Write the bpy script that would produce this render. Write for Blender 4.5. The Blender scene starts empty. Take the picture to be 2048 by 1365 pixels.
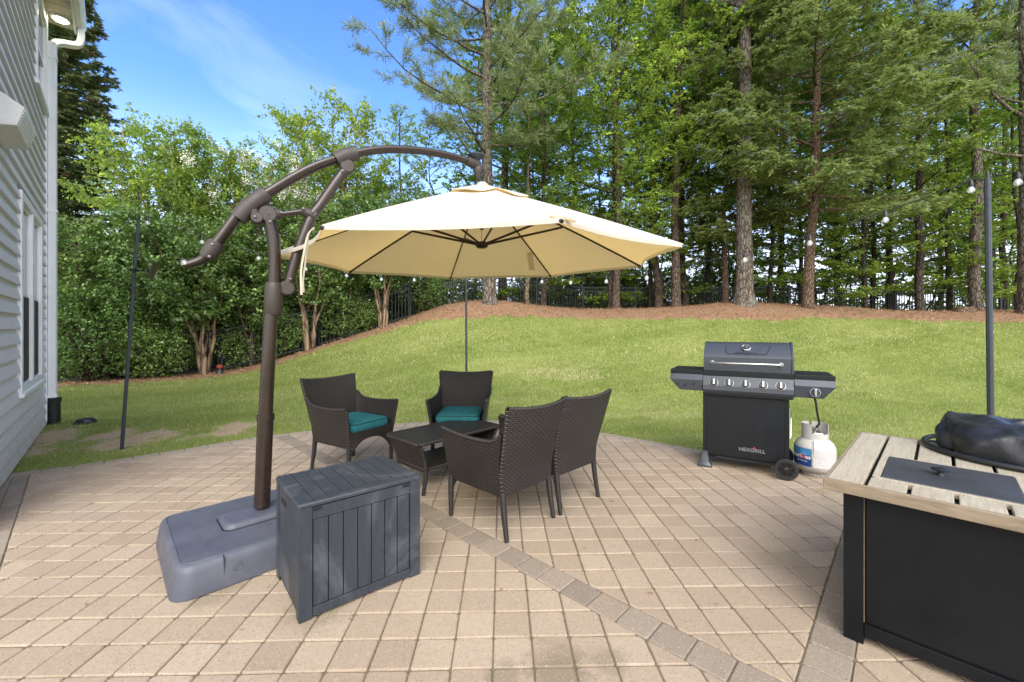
import bpy, bmesh, math, random
import numpy as np
from mathutils import Vector, Matrix
R = math.radians
PI = math.pi
scene = bpy.context.scene
col = scene.collection

# ------------------------------------------------------------- camera, sky, sun, exposure
CAMH = 1.3
F = 830.0           # focal length in pixels of the 2048 px wide photograph
HZ = 658.0          # row of the horizon
cam_d = bpy.data.cameras.new("camera"); cam = bpy.data.objects.new("camera", cam_d); col.objects.link(cam)
cam.location = (0, 0, CAMH); cam.rotation_euler = (R(90), 0, 0)
cam_d.sensor_width = 36; cam_d.lens = 36 * F / 2048
cam_d.shift_y = -(682.5 - HZ) / 2048
cam_d.clip_start = 0.05; cam_d.clip_end = 2000
scene.camera = cam

SUN_EL, SUN_AZ = 41, 174      # azimuth measured clockwise from +Y
world = bpy.data.worlds.new("World"); scene.world = world; world.use_nodes = True
wn = world.node_tree; wn.nodes.clear()
def wnode(t, **k):
    n = wn.nodes.new(t)
    for a, b in k.items(): setattr(n, a, b)
    return n
out = wnode('ShaderNodeOutputWorld'); bg = wnode('ShaderNodeBackground')
sky = wnode('ShaderNodeTexSky', sky_type='NISHITA', sun_disc=False)
sky.sun_elevation = R(SUN_EL); sky.sun_rotation = R(SUN_AZ); sky.air_density = 1.0; sky.dust_density = 0.6; sky.ozone_density = 2.2
tc = wnode('ShaderNodeTexCoord'); sep = wnode('ShaderNodeSeparateXYZ')
mp = wnode('ShaderNodeMapping'); mp.inputs['Scale'].default_value = (1.0, 1.6, 3.2); mp.inputs['Location'].default_value = (0.35, 0.2, 0.1)
nz = wnode('ShaderNodeTexNoise'); nz.inputs['Scale'].default_value = 1.6; nz.inputs['Detail'].default_value = 6; nz.inputs['Roughness'].default_value = 0.55; nz.inputs['Distortion'].default_value = 0.5
rmp = wnode('ShaderNodeMapRange'); rmp.inputs['From Min'].default_value = 0.5; rmp.inputs['From Max'].default_value = 0.78; rmp.inputs['To Max'].default_value = 0.42
# haze band: the sky whitens towards the horizon
hz = wnode('ShaderNodeMapRange'); hz.inputs['From Min'].default_value = 0.02; hz.inputs['From Max'].default_value = 0.44
hz.inputs['To Min'].default_value = 0.92; hz.inputs['To Max'].default_value = 0.0; hz.interpolation_type = 'SMOOTHSTEP'
# white added to the unseen sky behind house and camera, for neutral fill light
bk = wnode('ShaderNodeMapRange'); bk.inputs['From Min'].default_value = 0.15; bk.inputs['From Max'].default_value = -0.35
bk.inputs['To Min'].default_value = 0.0; bk.inputs['To Max'].default_value = 0.85
mx1 = wnode('ShaderNodeMath', operation='MAXIMUM'); mx2 = wnode('ShaderNodeMath', operation='MAXIMUM')
mix = wnode('ShaderNodeMix', data_type='RGBA')
hsv = wnode('ShaderNodeHueSaturation'); hsv.inputs['Saturation'].default_value = 1.25; hsv.inputs['Value'].default_value = 1.3; hsv.inputs['Hue'].default_value = 0.512
L = wn.links.new
L(tc.outputs['Generated'], sep.inputs[0]); L(tc.outputs['Generated'], mp.inputs['Vector']); L(mp.outputs[0], nz.inputs['Vector'])
L(nz.outputs['Fac'], rmp.inputs['Value']); L(sep.outputs['Z'], hz.inputs['Value']); L(sep.outputs['Y'], bk.inputs['Value'])
L(rmp.outputs[0], mx1.inputs[0]); L(hz.outputs[0], mx1.inputs[1]); 
L(sky.outputs[0], hsv.inputs['Color']); L(mx1.outputs[0], mix.inputs['Factor']); L(hsv.outputs[0], mix.inputs['A'])
mix.inputs['B'].default_value = (5.4, 5.8, 6.8, 1)
mixb = wnode('ShaderNodeMix', data_type='RGBA'); mixb.inputs['B'].default_value = (10.0, 9.8, 9.6, 1)
L(mix.outputs['Result'], mixb.inputs['A']); L(bk.outputs[0], mixb.inputs['Factor']); L(mixb.outputs['Result'], bg.inputs['Color']); bg.inputs['Strength'].default_value = 0.148; L(bg.outputs[0], out.inputs[0])

sun_d = bpy.data.lights.new("sun", 'SUN'); sun_d.energy = 2.0; sun_d.angle = R(45); sun_d.color = (1.0, 0.96, 0.90)
sun = bpy.data.objects.new("sun", sun_d); col.objects.link(sun)
sdir = Vector((math.sin(R(SUN_AZ)) * math.cos(R(SUN_EL)), math.cos(R(SUN_AZ)) * math.cos(R(SUN_EL)), math.sin(R(SUN_EL))))
sun.rotation_euler = sdir.to_track_quat('Z', 'Y').to_euler()
scene.view_settings.view_transform = 'Standard'; scene.view_settings.look = 'None'
scene.view_settings.exposure = 1.1; scene.view_settings.gamma = 1.0
scene.cycles.max_bounces = 8; scene.cycles.transparent_max_bounces = 8

# ------------------------------------------------------------- measuring helpers
def at(px, py, Y):
    return Vector(((px - 1024) / F * Y, Y, CAMH - (py - HZ) / F * Y))
def onz(px, py, z=0.0):
    return at(px, py, (CAMH - z) * F / (py - HZ))

# ------------------------------------------------------------- object helpers
def tag(o, label=None, cat=None, group=None, kind=None):
    if label: o["label"] = label
    if cat: o["category"] = cat
    if group: o["group"] = group
    if kind: o["kind"] = kind
    return o
def empty(name, loc=(0, 0, 0), rz=0.0):
    o = bpy.data.objects.new(name, None); o.location = loc; o.rotation_euler = (0, 0, rz)
    o.empty_display_size = 0.1; col.objects.link(o); return o
def copy_tree(o, parent=None):
    c = o.copy(); col.objects.link(c)
    if parent is not None: c.parent = parent
    for ch in list(o.children): copy_tree(ch, c)
    return c
def mesh_obj(name, verts, faces, mat, parent=None, smooth=None, uvs=None, cols=None):
    me = bpy.data.meshes.new(name); me.from_pydata([tuple(v) for v in verts], [], faces)
    if uvs is not None:
        ul = me.uv_layers.new(name="UVMap")
        ul.data.foreach_set('uv', np.asarray(uvs, dtype=np.float32).ravel())
    if mat: me.materials.append(mat)
    o = bpy.data.objects.new(name, me); col.objects.link(o)
    if parent is not None: o.parent = parent
    if smooth is not None:
        me.shade_smooth()
        if smooth < 179: me.set_sharp_from_angle(angle=R(smooth))
    return o
def np_mesh(name, V, quads, mat, parent=None, col_attr=None, smooth=False):
    """fast mesh of equal-sized polygons from numpy arrays"""
    me = bpy.data.meshes.new(name)
    n = quads.shape[1]; nf = quads.shape[0]
    me.vertices.add(len(V)); me.vertices.foreach_set('co', V.astype(np.float32).ravel())
    me.loops.add(nf * n); me.loops.foreach_set('vertex_index', quads.astype(np.int32).ravel())
    me.polygons.add(nf); me.polygons.foreach_set('loop_start', np.arange(0, nf * n, n, dtype=np.int32))
    if smooth: me.polygons.foreach_set('use_smooth', np.ones(nf, dtype=bool))
    me.update(calc_edges=True)
    if col_attr is not None:
        a = me.attributes.new('tint', 'FLOAT', 'FACE'); a.data.foreach_set('value', col_attr.astype(np.float32))
    if mat: me.materials.append(mat)
    o = bpy.data.objects.new(name, me); col.objects.link(o)
    if parent is not None: o.parent = parent
    return o

class MB:
    def __init__(s): s.v = []; s.f = []; s.uv = []; s.hasuv = False
    def add(s, v, f, uv=None):
        b = len(s.v); s.v += [Vector(p) for p in v]
        for i, q in enumerate(f):
            s.f.append([b + k for k in q])
            if uv is not None: s.uv += list(uv[i]); s.hasuv = True
            else: s.uv += [(0.0, 0.0)] * len(q)
        return s
    def box(s, x0, x1, y0, y1, z0, z1, M=None):
        v = [Vector(p) for p in ((x0,y0,z0),(x1,y0,z0),(x1,y1,z0),(x0,y1,z0),(x0,y0,z1),(x1,y0,z1),(x1,y1,z1),(x0,y1,z1))]
        if M is not None: v = [M @ p for p in v]
        return s.add(v, [(0,3,2,1),(4,5,6,7),(0,1,5,4),(1,2,6,5),(2,3,7,6),(3,0,4,7)])
    def tube(s, pts, rad, n=10, caps=True, flat=1.0, twist=0.0, uvscale=None):
        pts = [Vector(p) for p in pts]
        if not hasattr(rad, '__len__'): rad = [rad] * len(pts)
        up = None; rings = []
        for i, p in enumerate(pts):
            t = (pts[min(i + 1, len(pts) - 1)] - pts[max(i - 1, 0)]).normalized()
            if up is None:
                up = Vector((0, 0, 1)) if abs(t.z) < 0.9 else Vector((0, 1, 0))
            a = t.cross(up)
            if a.length < 1e-6: a = t.cross(Vector((1, 0, 0)))
            a.normalize(); b = a.cross(t).normalized(); up = b
            rings.append([p + a * (math.cos(2*PI*k/n + twist) * rad[i] * flat) + b * (math.sin(2*PI*k/n + twist) * rad[i]) for k in range(n)])
        v = [q for r in rings for q in r]; f = []; uv = []
        Ls = [0.0]
        for i in range(1, len(pts)): Ls.append(Ls[-1] + (pts[i] - pts[i-1]).length)
        for i in range(len(pts) - 1):
            for k in range(n):
                k2 = (k + 1) % n
                f.append((i*n+k, i*n+k2, (i+1)*n+k2, (i+1)*n+k))
                c = 2 * PI * rad[i]
                uv.append(((k/n*c, Ls[i]), ((k+1)/n*c, Ls[i]), ((k+1)/n*c, Ls[i+1]), (k/n*c, Ls[i+1])))
        if caps:
            f.append(tuple(range(n))[::-1]); uv.append([(0, 0)] * n)
            f.append(tuple((len(pts)-1)*n + k for k in range(n))); uv.append([(0, 0)] * n)
        return s.add(v, f, uv)
    def cyl(s, p0, p1, r0, r1=None, n=16):
        return s.tube([p0, p1], [r0, r0 if r1 is None else r1], n)
    def lathe(s, prof, n=24, M=None):
        """prof: (r, z) from bottom to top"""
        v = []; f = []
        for r, z in prof:
            for k in range(n):
                v.append(Vector((r*math.cos(2*PI*k/n), r*math.sin(2*PI*k/n), z)))
        for i in range(len(prof) - 1):
            for k in range(n):
                k2 = (k+1) % n; f.append((i*n+k, i*n+k2, (i+1)*n+k2, (i+1)*n+k))
        if prof[0][0] > 1e-4: f.append(tuple(range(n))[::-1])
        if prof[-1][0] > 1e-4: f.append(tuple((len(prof)-1)*n + k for k in range(n)))
        if M is not None: v = [M @ p for p in v]
        return s.add(v, f)
    def prism(s, poly, a0, a1, axis='x', M=None):
        """poly of 2-D points extruded along axis"""
        n = len(poly); v = []
        for a in (a0, a1):
            for p, q in poly:
                v.append(Vector((a, p, q)) if axis == 'x' else Vector((p, a, q)) if axis == 'y' else Vector((p, q, a)))
        if M is not None: v = [M @ p for p in v]
        f = [tuple(range(n)), tuple(range(n, 2*n))[::-1]] + [(k, k+n, (k+1) % n + n, (k+1) % n) for k in range(n)]
        return s.add(v, f)
    def sheet(s, fn, nu, nv, th, us=1.0, vs=1.0):
        """thick curved sheet, fn(u,v)->Vector for u,v in 0..1, UV in metres (us, vs)"""
        P = [[Vector(fn(i/nu, j/nv)) for j in range(nv+1)] for i in range(nu+1)]
        N = [[None]*(nv+1) for _ in range(nu+1)]
        for i in range(nu+1):
            for j in range(nv+1):
                du = P[min(i+1, nu)][j] - P[max(i-1, 0)][j]; dv = P[i][min(j+1, nv)] - P[i][max(j-1, 0)]
                N[i][j] = du.cross(dv).normalized()
        v = []; idx = {}
        for side in (0, 1):
            for i in range(nu+1):
                for j in range(nv+1):
                    idx[(side, i, j)] = len(v); v.append(P[i][j] + N[i][j] * (th/2 if side else -th/2))
        f = []; uv = []
        U = lambda i, j: (i/nu*us, j/nv*vs)
        for i in range(nu):
            for j in range(nv):
                f.append((idx[1,i,j], idx[1,i+1,j], idx[1,i+1,j+1], idx[1,i,j+1])); uv.append((U(i,j), U(i+1,j), U(i+1,j+1), U(i,j+1)))
                f.append((idx[0,i,j], idx[0,i,j+1], idx[0,i+1,j+1], idx[0,i+1,j])); uv.append((U(i,j), U(i,j+1), U(i+1,j+1), U(i+1,j)))
        def edge(a, b):
            f.append((idx[(0,)+a], idx[(0,)+b], idx[(1,)+b], idx[(1,)+a])); uv.append(((0,0),(.02,0),(.02,.01),(0,.01)))
        for i in range(nu): edge((i,0),(i+1,0)); edge((i+1,nv),(i,nv))
        for j in range(nv): edge((0,j+1),(0,j)); edge((nu,j),(nu,j+1))
        return s.add(v, f, uv)
    def build(s, name, mat, parent=None, smooth=35, bevel=0.0, seg=2):
        o = mesh_obj(name, s.v, s.f, mat, parent, smooth, uvs=s.uv if s.hasuv else None)
        if bevel:
            m = o.modifiers.new('bevel', 'BEVEL'); m.width = bevel; m.segments = seg; m.limit_method = 'ANGLE'; m.angle_limit = R(40)
            m.harden_normals = False
        return o

def smooth_path(pts, k=6):
    pts = [Vector(p) for p in pts]; P = [pts[0]*2 - pts[1]] + pts + [pts[-1]*2 - pts[-2]]; outp = []
    for i in range(1, len(P) - 2):
        for j in range(k):
            t = j / k; a, b, c, d = P[i-1], P[i], P[i+1], P[i+2]
            outp.append(0.5 * ((2*b) + (c - a)*t + (2*a - 5*b + 4*c - d)*t*t + (-a + 3*b - 3*c + d)*t*t*t))
    outp.append(P[-2]); return outp
def bez_text(body, size, ext, mat, name, parent, M, bold=0.0, spacing=1.0):
    cu = bpy.data.curves.new(name, 'FONT'); cu.body = body; cu.size = size; cu.extrude = ext; cu.align_x = 'CENTER'; cu.align_y = 'CENTER'
    cu.offset = bold; cu.space_character = spacing; cu.resolution_u = 3
    o = bpy.data.objects.new(name, cu); col.objects.link(o)
    dg = bpy.context.evaluated_depsgraph_get(); me = bpy.data.meshes.new_from_object(o.evaluated_get(dg))
    bpy.data.objects.remove(o); me.name = name
    me.materials.clear(); me.materials.append(mat)
    if callable(M):
        for v in me.vertices: v.co = M(v.co)
    else: me.transform(M)
    o = bpy.data.objects.new(name, me); col.objects.link(o)
    if parent is not None: o.parent = parent
    return o

# ------------------------------------------------------------- materials
class NT:
    def __init__(s, name):
        s.m = bpy.data.materials.new(name); s.m.use_nodes = True; s.t = s.m.node_tree; s.t.nodes.clear()
        s.out = s.n('ShaderNodeOutputMaterial'); s.p = s.n('ShaderNodeBsdfPrincipled'); s.l(s.p.outputs[0], s.out.inputs['Surface'])
    def n(s, t, **k):
        x = s.t.nodes.new(t)
        for a, b in k.items():
            if a in ('operation', 'data_type', 'blend_type', 'feature', 'interpolation_type', 'attribute_name', 'wave_type', 'bands_direction', 'noise_dimensions', 'invert', 'distance'): setattr(x, a, b)
            else: x.inputs[a].default_value = b
        return x
    def l(s, a, b): s.t.links.new(a, b)
    def math(s, op, a, b=None):
        x = s.n('ShaderNodeMath', operation=op)
        for i, q in enumerate((a, b)):
            if q is None: continue
            if isinstance(q, (int, float)): x.inputs[i].default_value = q
            else: s.l(q, x.inputs[i])
        return x.outputs[0]
    def noise(s, scale, detail=4, rough=0.55, vec=None, dist=0.0):
        x = s.n('ShaderNodeTexNoise', Scale=scale, Detail=detail, Roughness=rough, Distortion=dist)
        if vec is None: vec = s.obj()
        s.l(vec, x.inputs['Vector']); return x.outputs['Fac']
    def obj(s): return s.n('ShaderNodeTexCoord').outputs['Object']
    def mapping(s, vec, scale=(1,1,1), rot=(0,0,0), loc=(0,0,0)):
        x = s.n('ShaderNodeMapping'); x.inputs['Scale'].default_value = scale; x.inputs['Rotation'].default_value = rot; x.inputs['Location'].default_value = loc
        s.l(vec, x.inputs['Vector']); return x.outputs[0]
    def mr(s, v, a, b, c=0.0, d=1.0):
        x = s.n('ShaderNodeMapRange'); s.l(v, x.inputs['Value'])
        for k, q in zip(('From Min','From Max','To Min','To Max'), (a,b,c,d)): x.inputs[k].default_value = q
        return x.outputs[0]
    def mix(s, fac, a, b, blend='MIX'):
        x = s.n('ShaderNodeMix', data_type='RGBA', blend_type=blend)
        if isinstance(fac, (int, float)): x.inputs['Factor'].default_value = fac
        else: s.l(fac, x.inputs['Factor'])
        for k, q in (('A', a), ('B', b)):
            if isinstance(q, tuple): x.inputs[k].default_value = q + (1,) if len(q) == 3 else q
            else: s.l(q, x.inputs[k])
        return x.outputs['Result']
    def bump(s, h, dist=0.002, strength=1.0, normal=None):
        x = s.n('ShaderNodeBump', Strength=strength, Distance=dist); s.l(h, x.inputs['Height'])
        if normal is not None: s.l(normal, x.inputs['Normal'])
        s.l(x.outputs[0], s.p.inputs['Normal']); return x.outputs[0]
    def color(s, c):
        if isinstance(c, tuple): s.p.inputs['Base Color'].default_value = c + (1,)
        else: s.l(c, s.p.inputs['Base Color'])
        return s
    def set(s, **k):
        for a, b in k.items(): s.p.inputs[a.replace('_', ' ')].default_value = b
        return s

def plain(name, c, rough=0.5, metal=0.0, var=0.12, nscale=12, bump=0.0, bscale=150, spec=0.5):
    t = NT(name); f = t.noise(nscale, 5, 0.6)
    lo = tuple(x * (1 - var) for x in c); hi = tuple(min(1, x * (1 + var)) for x in c)
    t.color(t.mix(t.mr(f, .3, .7), lo, hi)); t.set(Roughness=rough, Metallic=metal); t.p.inputs['Specular IOR Level'].default_value = spec
    r = t.mr(t.noise(nscale * 2.3, 3), .3, .7, max(0, rough - .08), min(1, rough + .08)); t.l(r, t.p.inputs['Roughness'])
    if bump: t.bump(t.noise(bscale, 3), bump)
    return t.m

def wicker_mat(name, lo, hi, per=0.030, row=0.0105):
    t = NT(name); uv = t.n('ShaderNodeUVMap').outputs[0]; sp = t.n('ShaderNodeSeparateXYZ'); t.l(uv, sp.inputs[0])
    u = t.math('DIVIDE', sp.outputs[0], per); v = t.math('DIVIDE', sp.outputs[1], row)
    rowi = t.math('FLOOR', v); par = t.math('MULTIPLY', t.math('MODULO', rowi, 2.0), 0.5)
    ph = t.math('ADD', u, par)
    hu = t.math('POWER', t.math('ABSOLUTE', t.math('SINE', t.math('MULTIPLY', ph, PI))), 0.6)
    hv = t.math('POWER', t.math('ABSOLUTE', t.math('SINE', t.math('MULTIPLY', v, PI))), 0.5)
    h = t.math('MULTIPLY', hu, hv)
    nn = t.noise(9, 3); hh = t.math('MULTIPLY', h, t.mr(nn, .3, .7, .8, 1.1))
    t.color(t.mix(hh, lo, hi)); t.set(Roughness=0.40); t.p.inputs['Specular IOR Level'].default_value = 0.55
    t.bump(h, 0.006, 1.0); return t.m

M = {}
M['wicker'] = wicker_mat('wicker', (0.0015, 0.0012, 0.0012), (0.036, 0.028, 0.023), 0.037, 0.0135)
M['wickerleg'] = wicker_mat('wicker_leg', (0.0075, 0.0067, 0.0060), (0.0255, 0.0210, 0.0180), 0.2, 0.008)
M['teal'] = plain('teal_fabric', (0.016, 0.118, 0.132), 0.85, var=.1, bump=0.0006, bscale=900, spec=.25)
M['tealtrim'] = plain('teal_piping', (0.003, 0.05, 0.055), 0.85, var=.1)
M['bronze'] = plain('bronze_paint', (0.027, 0.0165, 0.0125), 0.27, 0.2, var=.04, nscale=3, spec=.6)
M['bronzedull'] = plain('bronze_plastic', (0.034, 0.025, 0.021), 0.55, var=.06, nscale=8)
M['rib'] = plain('dark_rib_metal', (0.020, 0.013, 0.010), 0.4, 0.3)
M['steel'] = plain('steel', (0.5, 0.5, 0.5), 0.25, 0.95)
M['blackmetal'] = plain('black_metal', (0.014, 0.016, 0.018), 0.45, 0.2, var=.15)
M['greymetal'] = plain('grey_pole_paint', (0.028, 0.036, 0.048), 0.5, 0.1, var=.15)
M['grillgrey'] = plain('grill_grey_paint', (0.046, 0.052, 0.064), 0.38, 0.25, var=.06, nscale=6, bump=.0002, bscale=900)
M['grillblack'] = plain('grill_black_paint', (0.0065, 0.008, 0.010), 0.45, 0, var=.12, nscale=5, spec=.3)
M['rubber'] = plain('black_rubber', (0.015, 0.015, 0.016), 0.6, var=.2)
M['blackplastic'] = plain('black_plastic', (0.012, 0.012, 0.013), 0.4, var=.15)
M['chrome'] = plain('chrome', (0.62, 0.62, 0.64), 0.16, 1.0)
M['white'] = plain('white_vinyl', (0.74, 0.76, 0.78), 0.42, var=.05, nscale=3)
M['whiteplastic'] = plain('white_plastic', (0.58, 0.58, 0.57), 0.45, var=.06)
M['strapcloth'] = plain('beige_strap', (0.42, 0.38, 0.30), .9)
M['knob'] = plain('knob_metal', (0.30, 0.30, 0.31), .28, .9)
M['black'] = plain('gap_black', (0.004, 0.004, 0.005), 0.8)
def fabric_mat():
    t = NT('canopy_fabric'); sc = t.noise(3.0, 5, .6)
    c = t.mix(t.mr(sc, .35, .75), (0.68, 0.69, 0.705), (0.63, 0.635, 0.64)); t.color(c); t.set(Roughness=0.85); t.p.inputs['Specular IOR Level'].default_value = .2
    w = t.noise(500, 2, .5); b = t.bump(w, 0.0008, 0.5)
    tr = t.n('ShaderNodeBsdfTranslucent'); tr.inputs['Color'].default_value = (0.95, 0.78, 0.44, 1); ms = t.n('ShaderNodeMixShader'); ms.inputs[0].default_value = 0.50
    t.l(t.p.outputs[0], ms.inputs[1]); t.l(tr.outputs[0], ms.inputs[2]); t.l(ms.outputs[0], t.out.inputs['Surface']); return t.m
M['canopy'] = fabric_mat()
def deckbox_mat():
    t = NT('woodgrain_grey_plastic'); o = t.obj()
    st = t.noise(6, 8, .6, t.mapping(o, (14, 14, 1.2)), .8); sc = t.noise(2.3, 5, .65, o, 1.2)
    c = t.mix(t.mr(st, .3, .7), (0.0231, 0.0272, 0.0354), (0.0340, 0.0394, 0.0490)); c = t.mix(t.mr(sc, .48, .72, 0, .8), c, (0.105, 0.110, 0.130))
    sp = t.noise(38, 2, .5, t.mapping(o, (1, 1, .5))); c = t.mix(t.mr(sp, .78, .80, 0, .8), c, (0.1632, 0.1632, 0.1700))
    t.color(c); t.set(Roughness=.5); t.p.inputs['Specular IOR Level'].default_value = .35; t.bump(st, .0012, .7); return t.m
M['deckbox'] = deckbox_mat()
def base_mat():
    t = NT('blue_grey_plastic'); f = t.noise(5, 6, .65); g = t.noise(180, 2)
    t.color(t.mix(t.mr(f, .35, .7), (0.062, 0.068, 0.092), (0.085, 0.092, 0.122))); c0 = t.mix(t.mr(f, .35, .7), (0.056, 0.062, 0.084), (0.080, 0.087, 0.115)); c0 = t.mix(t.mr(t.noise(2.2, 7, .7, None, 1.5), .52, .75, 0, .4), c0, (0.15, 0.15, 0.165)); t.color(c0); t.set(Roughness=.5); t.bump(g, .0006, .5)
    t.l(t.mr(t.noise(7, 4), .3, .7, .4, .6), t.p.inputs['Roughness']); return t.m
M['basegrey'] = base_mat()
def slat_mat(name, lo, hi, rot=0.0):
    t = NT(name); o = t.mapping(t.obj(), (1, 1, 1), (0, 0, rot)); g = t.noise(5, 8, .65, t.mapping(o, (26, 1.6, 10)), .6); d = t.noise(3.5, 5, .6, o)
    s2 = t.noise(12, 6, .7, t.mapping(o, (6, 1, 4)))
    c = t.mix(t.mr(g, .35, .68), lo, hi); c = t.mix(t.mr(d, .5, .8, 0, .5), c, (0.20, 0.155, 0.10)); c = t.mix(t.mr(s2, .58, .75, 0, .4), c, (0.17, 0.125, 0.08))
    t.color(c); t.set(Roughness=.6); t.bump(g, .0012, .5); return t.m
M['slat'] = slat_mat('washed_wood_slat', (0.280, 0.245, 0.180), (0.400, 0.355, 0.275))
M['slatedge'] = slat_mat('washed_wood_edge', (0.1600, 0.1200, 0.0800), (0.2560, 0.2000, 0.1360), R(90))
M['plate'] = plain('dark_grey_lid', (0.050, 0.051, 0.060), 0.42, .2, var=.2, nscale=4, bump=.0003, bscale=500)
M['firecab'] = plain('fire_table_black', (0.0045, 0.005, 0.0065), 0.5, 0, var=.25, nscale=4, bump=.0003, bscale=300, spec=.22)
def cover_mat():
    t = NT('black_vinyl_cover'); w = t.noise(7, 6, .6, None, .7); t.color(t.mix(t.mr(w, .3, .7), (0.010, 0.0105, 0.013), (0.018, 0.019, 0.023)))
    t.set(Roughness=.36); t.bump(w, .012, .55); return t.m
M['cover'] = cover_mat()
def tank_mat():
    t = NT('tank_paint'); sp = t.n('ShaderNodeSeparateXYZ'); t.l(t.obj(), sp.inputs[0]); d = t.noise(14, 5, .65)
    low = t.mr(sp.outputs[2], .02, .12, 1, 0); f = t.math('MULTIPLY', low, t.mr(d, .35, .6))
    t.color(t.mix(f, (0.42, 0.41, 0.385), (0.24, 0.215, 0.175))); t.set(Roughness=.42); t.bump(t.noise(60, 3), .0006); return t.m
M['tank'] = tank_mat()
def glass_mat():
    t = NT('window_glass'); t.color((0.02, 0.025, 0.025)); t.set(Roughness=0.03); t.p.inputs['Specular IOR Level'].default_value = 0.9; t.bump(t.noise(.9, 2), .01, .15); return t.m
M['glass'] = glass_mat()
M['screen'] = plain('insect_screen', (0.035, 0.032, 0.032), 0.7, var=.1)
def bulb_mat():
    t = NT('bulb_glass'); t.color((0.9, 0.92, 0.95)); t.set(Roughness=0.05, Alpha=0.28); t.p.inputs['Specular IOR Level'].default_value = 1.0; return t.m
M['bulb'] = bulb_mat()
def emit_mat(name, c, s):
    t = NT(name); t.color(c); t.p.inputs['Emission Color'].default_value = c + (1,); t.p.inputs['Emission Strength'].default_value = s; return t.m
M['lamp'] = emit_mat('lit_lamp', (1.0, 0.86, 0.62), 14.0)
# ------------------------------------------------------------- terrain
TH = R(1.4)                                     # paver grid turned slightly to the left of the view
ux, uy = Vector((math.cos(TH), math.sin(TH))), Vector((-math.sin(TH), math.cos(TH)))
OUT = [(-4.9, 3.25), (-4.50, 3.72), (-4.12, 4.0), (-3.77, 4.30), (-3.43, 4.63), (-3.10, 4.95), (-2.55, 5.31), (-1.55, 5.72), (-.9, 5.86), (-.22, 5.90), (.4, 5.70),
       (1.05, 5.27), (1.735, 4.70), (2.1, 4.40), (2.75, 3.95), (3.4, 3.45), (4.1, 2.7), (4.8, 1.6), (5.2, .4), (5.3, -1.5)]
OUTS = [(p.x, p.y) for p in smooth_path([Vector((a, b, 0)) for a, b in OUT], 4)]
# ground heights measured where the photo shows them
gp = [(x, y, 0) for x in (-9, -6, -3, 0, 3, 6, 9) for y in (-4, 0, 3)] + [(x, 5.2, 0) for x in (-8, -5, -2.5, 0, 2.5)] + [(5, 4.6, .02), (8, 4.5, .05), (-.2, 6.3, 0), (3, 5.6, .03)]
gp += [(x, 7.2, .12) for x in (-2, 0, 3, 6, 9)] + [(-9, 7.5, 0), (-5.5, 7.5, 0.0)]
gp += [(x, 9, .52) for x in (-1, 2, 5, 9, 14)] + [(x, 11, 1.06) for x in (-.5, 3, 7, 12, 17)] + [(x, 13, 1.60) for x in (-1.5, 1.5, 4.5, 8, 12, 16.5, 20)]
gp += [(-10.1, 9.2, 0), (-8.8, 10.1, 0), (-7.07, 11.2, .13), (-5.55, 12, .69), (-3.86, 12.6, 1.19), (-2.7, 13, 1.55), (-4.5, 9, .12), (-4, 10.8, .6)]
gp += [(-.76, 14.3, 2.20), (-2.2, 14.2, 2.05), (1.4, 14.5, 1.98), (4, 14.5, 1.94), (8.1, 14.5, 2.18), (11.8, 14.8, 2.05), (18, 14.8, 1.92), (23, 15, 1.9), (-3.6, 14.2, 1.62), (-5.3, 13.6, 1.02)]
gp += [(x, 18, 1.80) for x in (-2, 3, 8, 14, 20, 27)] + [(-12, 11, -.14), (-16, 12, -.3), (-10, 14, -.1), (-14, 20, -.6), (-6, 16, .9), (-5, 22, .6)]
gp += [(x, 27, 1.3) for x in (2, 12, 24, 36)] + [(x, 45, 0.2) for x in (-20, 0, 25, 50)] + [(x, 80, -1) for x in (-60, 0, 60, 90)] + [(-40, 10, -.8), (-30, -5, 0), (40, 5, .6), (40, 18, 1.6), (20, -5, 0), (25, 5, .2)]
gp = np.array(gp, float); A = gp[:, :2]
def _phi(r2): return 0.5 * r2 * np.log(r2 + 1e-12)
_K = _phi(((A[:, None] - A[None]) ** 2).sum(-1)) + np.eye(len(A)) * 0.02
_P = np.c_[np.ones(len(A)), A]; _W = np.linalg.solve(np.block([[_K, _P], [_P.T, np.zeros((3, 3))]]), np.r_[gp[:, 2], 0, 0, 0])
def height(X, Y):
    X = np.asarray(X, float); Y = np.asarray(Y, float); sh = X.shape; Q = np.c_[X.ravel(), Y.ravel()]; o = np.empty(len(Q))
    for i in range(0, len(Q), 20000):
        q = Q[i:i+20000]; o[i:i+20000] = _phi(((q[:, None] - A[None]) ** 2).sum(-1)) @ _W[:-3] + _W[-3] + q @ _W[-2:]
    x, y = Q[:, 0], Q[:, 1]
    # keep it dead flat under the patio and the house
    d = np.maximum(y - 6.15, 0) + np.maximum(x + y - 9.0, 0) * .5
    s = np.clip(d / 1.2, 0, 1); s = s * s * (3 - 2 * s)
    o = o * s
    far = np.clip((np.hypot(x, y) - 70) / 40, 0, 1); o = o * (1 - far) - 1.5 * far
    return o.reshape(sh)
def hz1(x, y): return float(height(np.array([x]), np.array([y]))[0])

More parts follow.
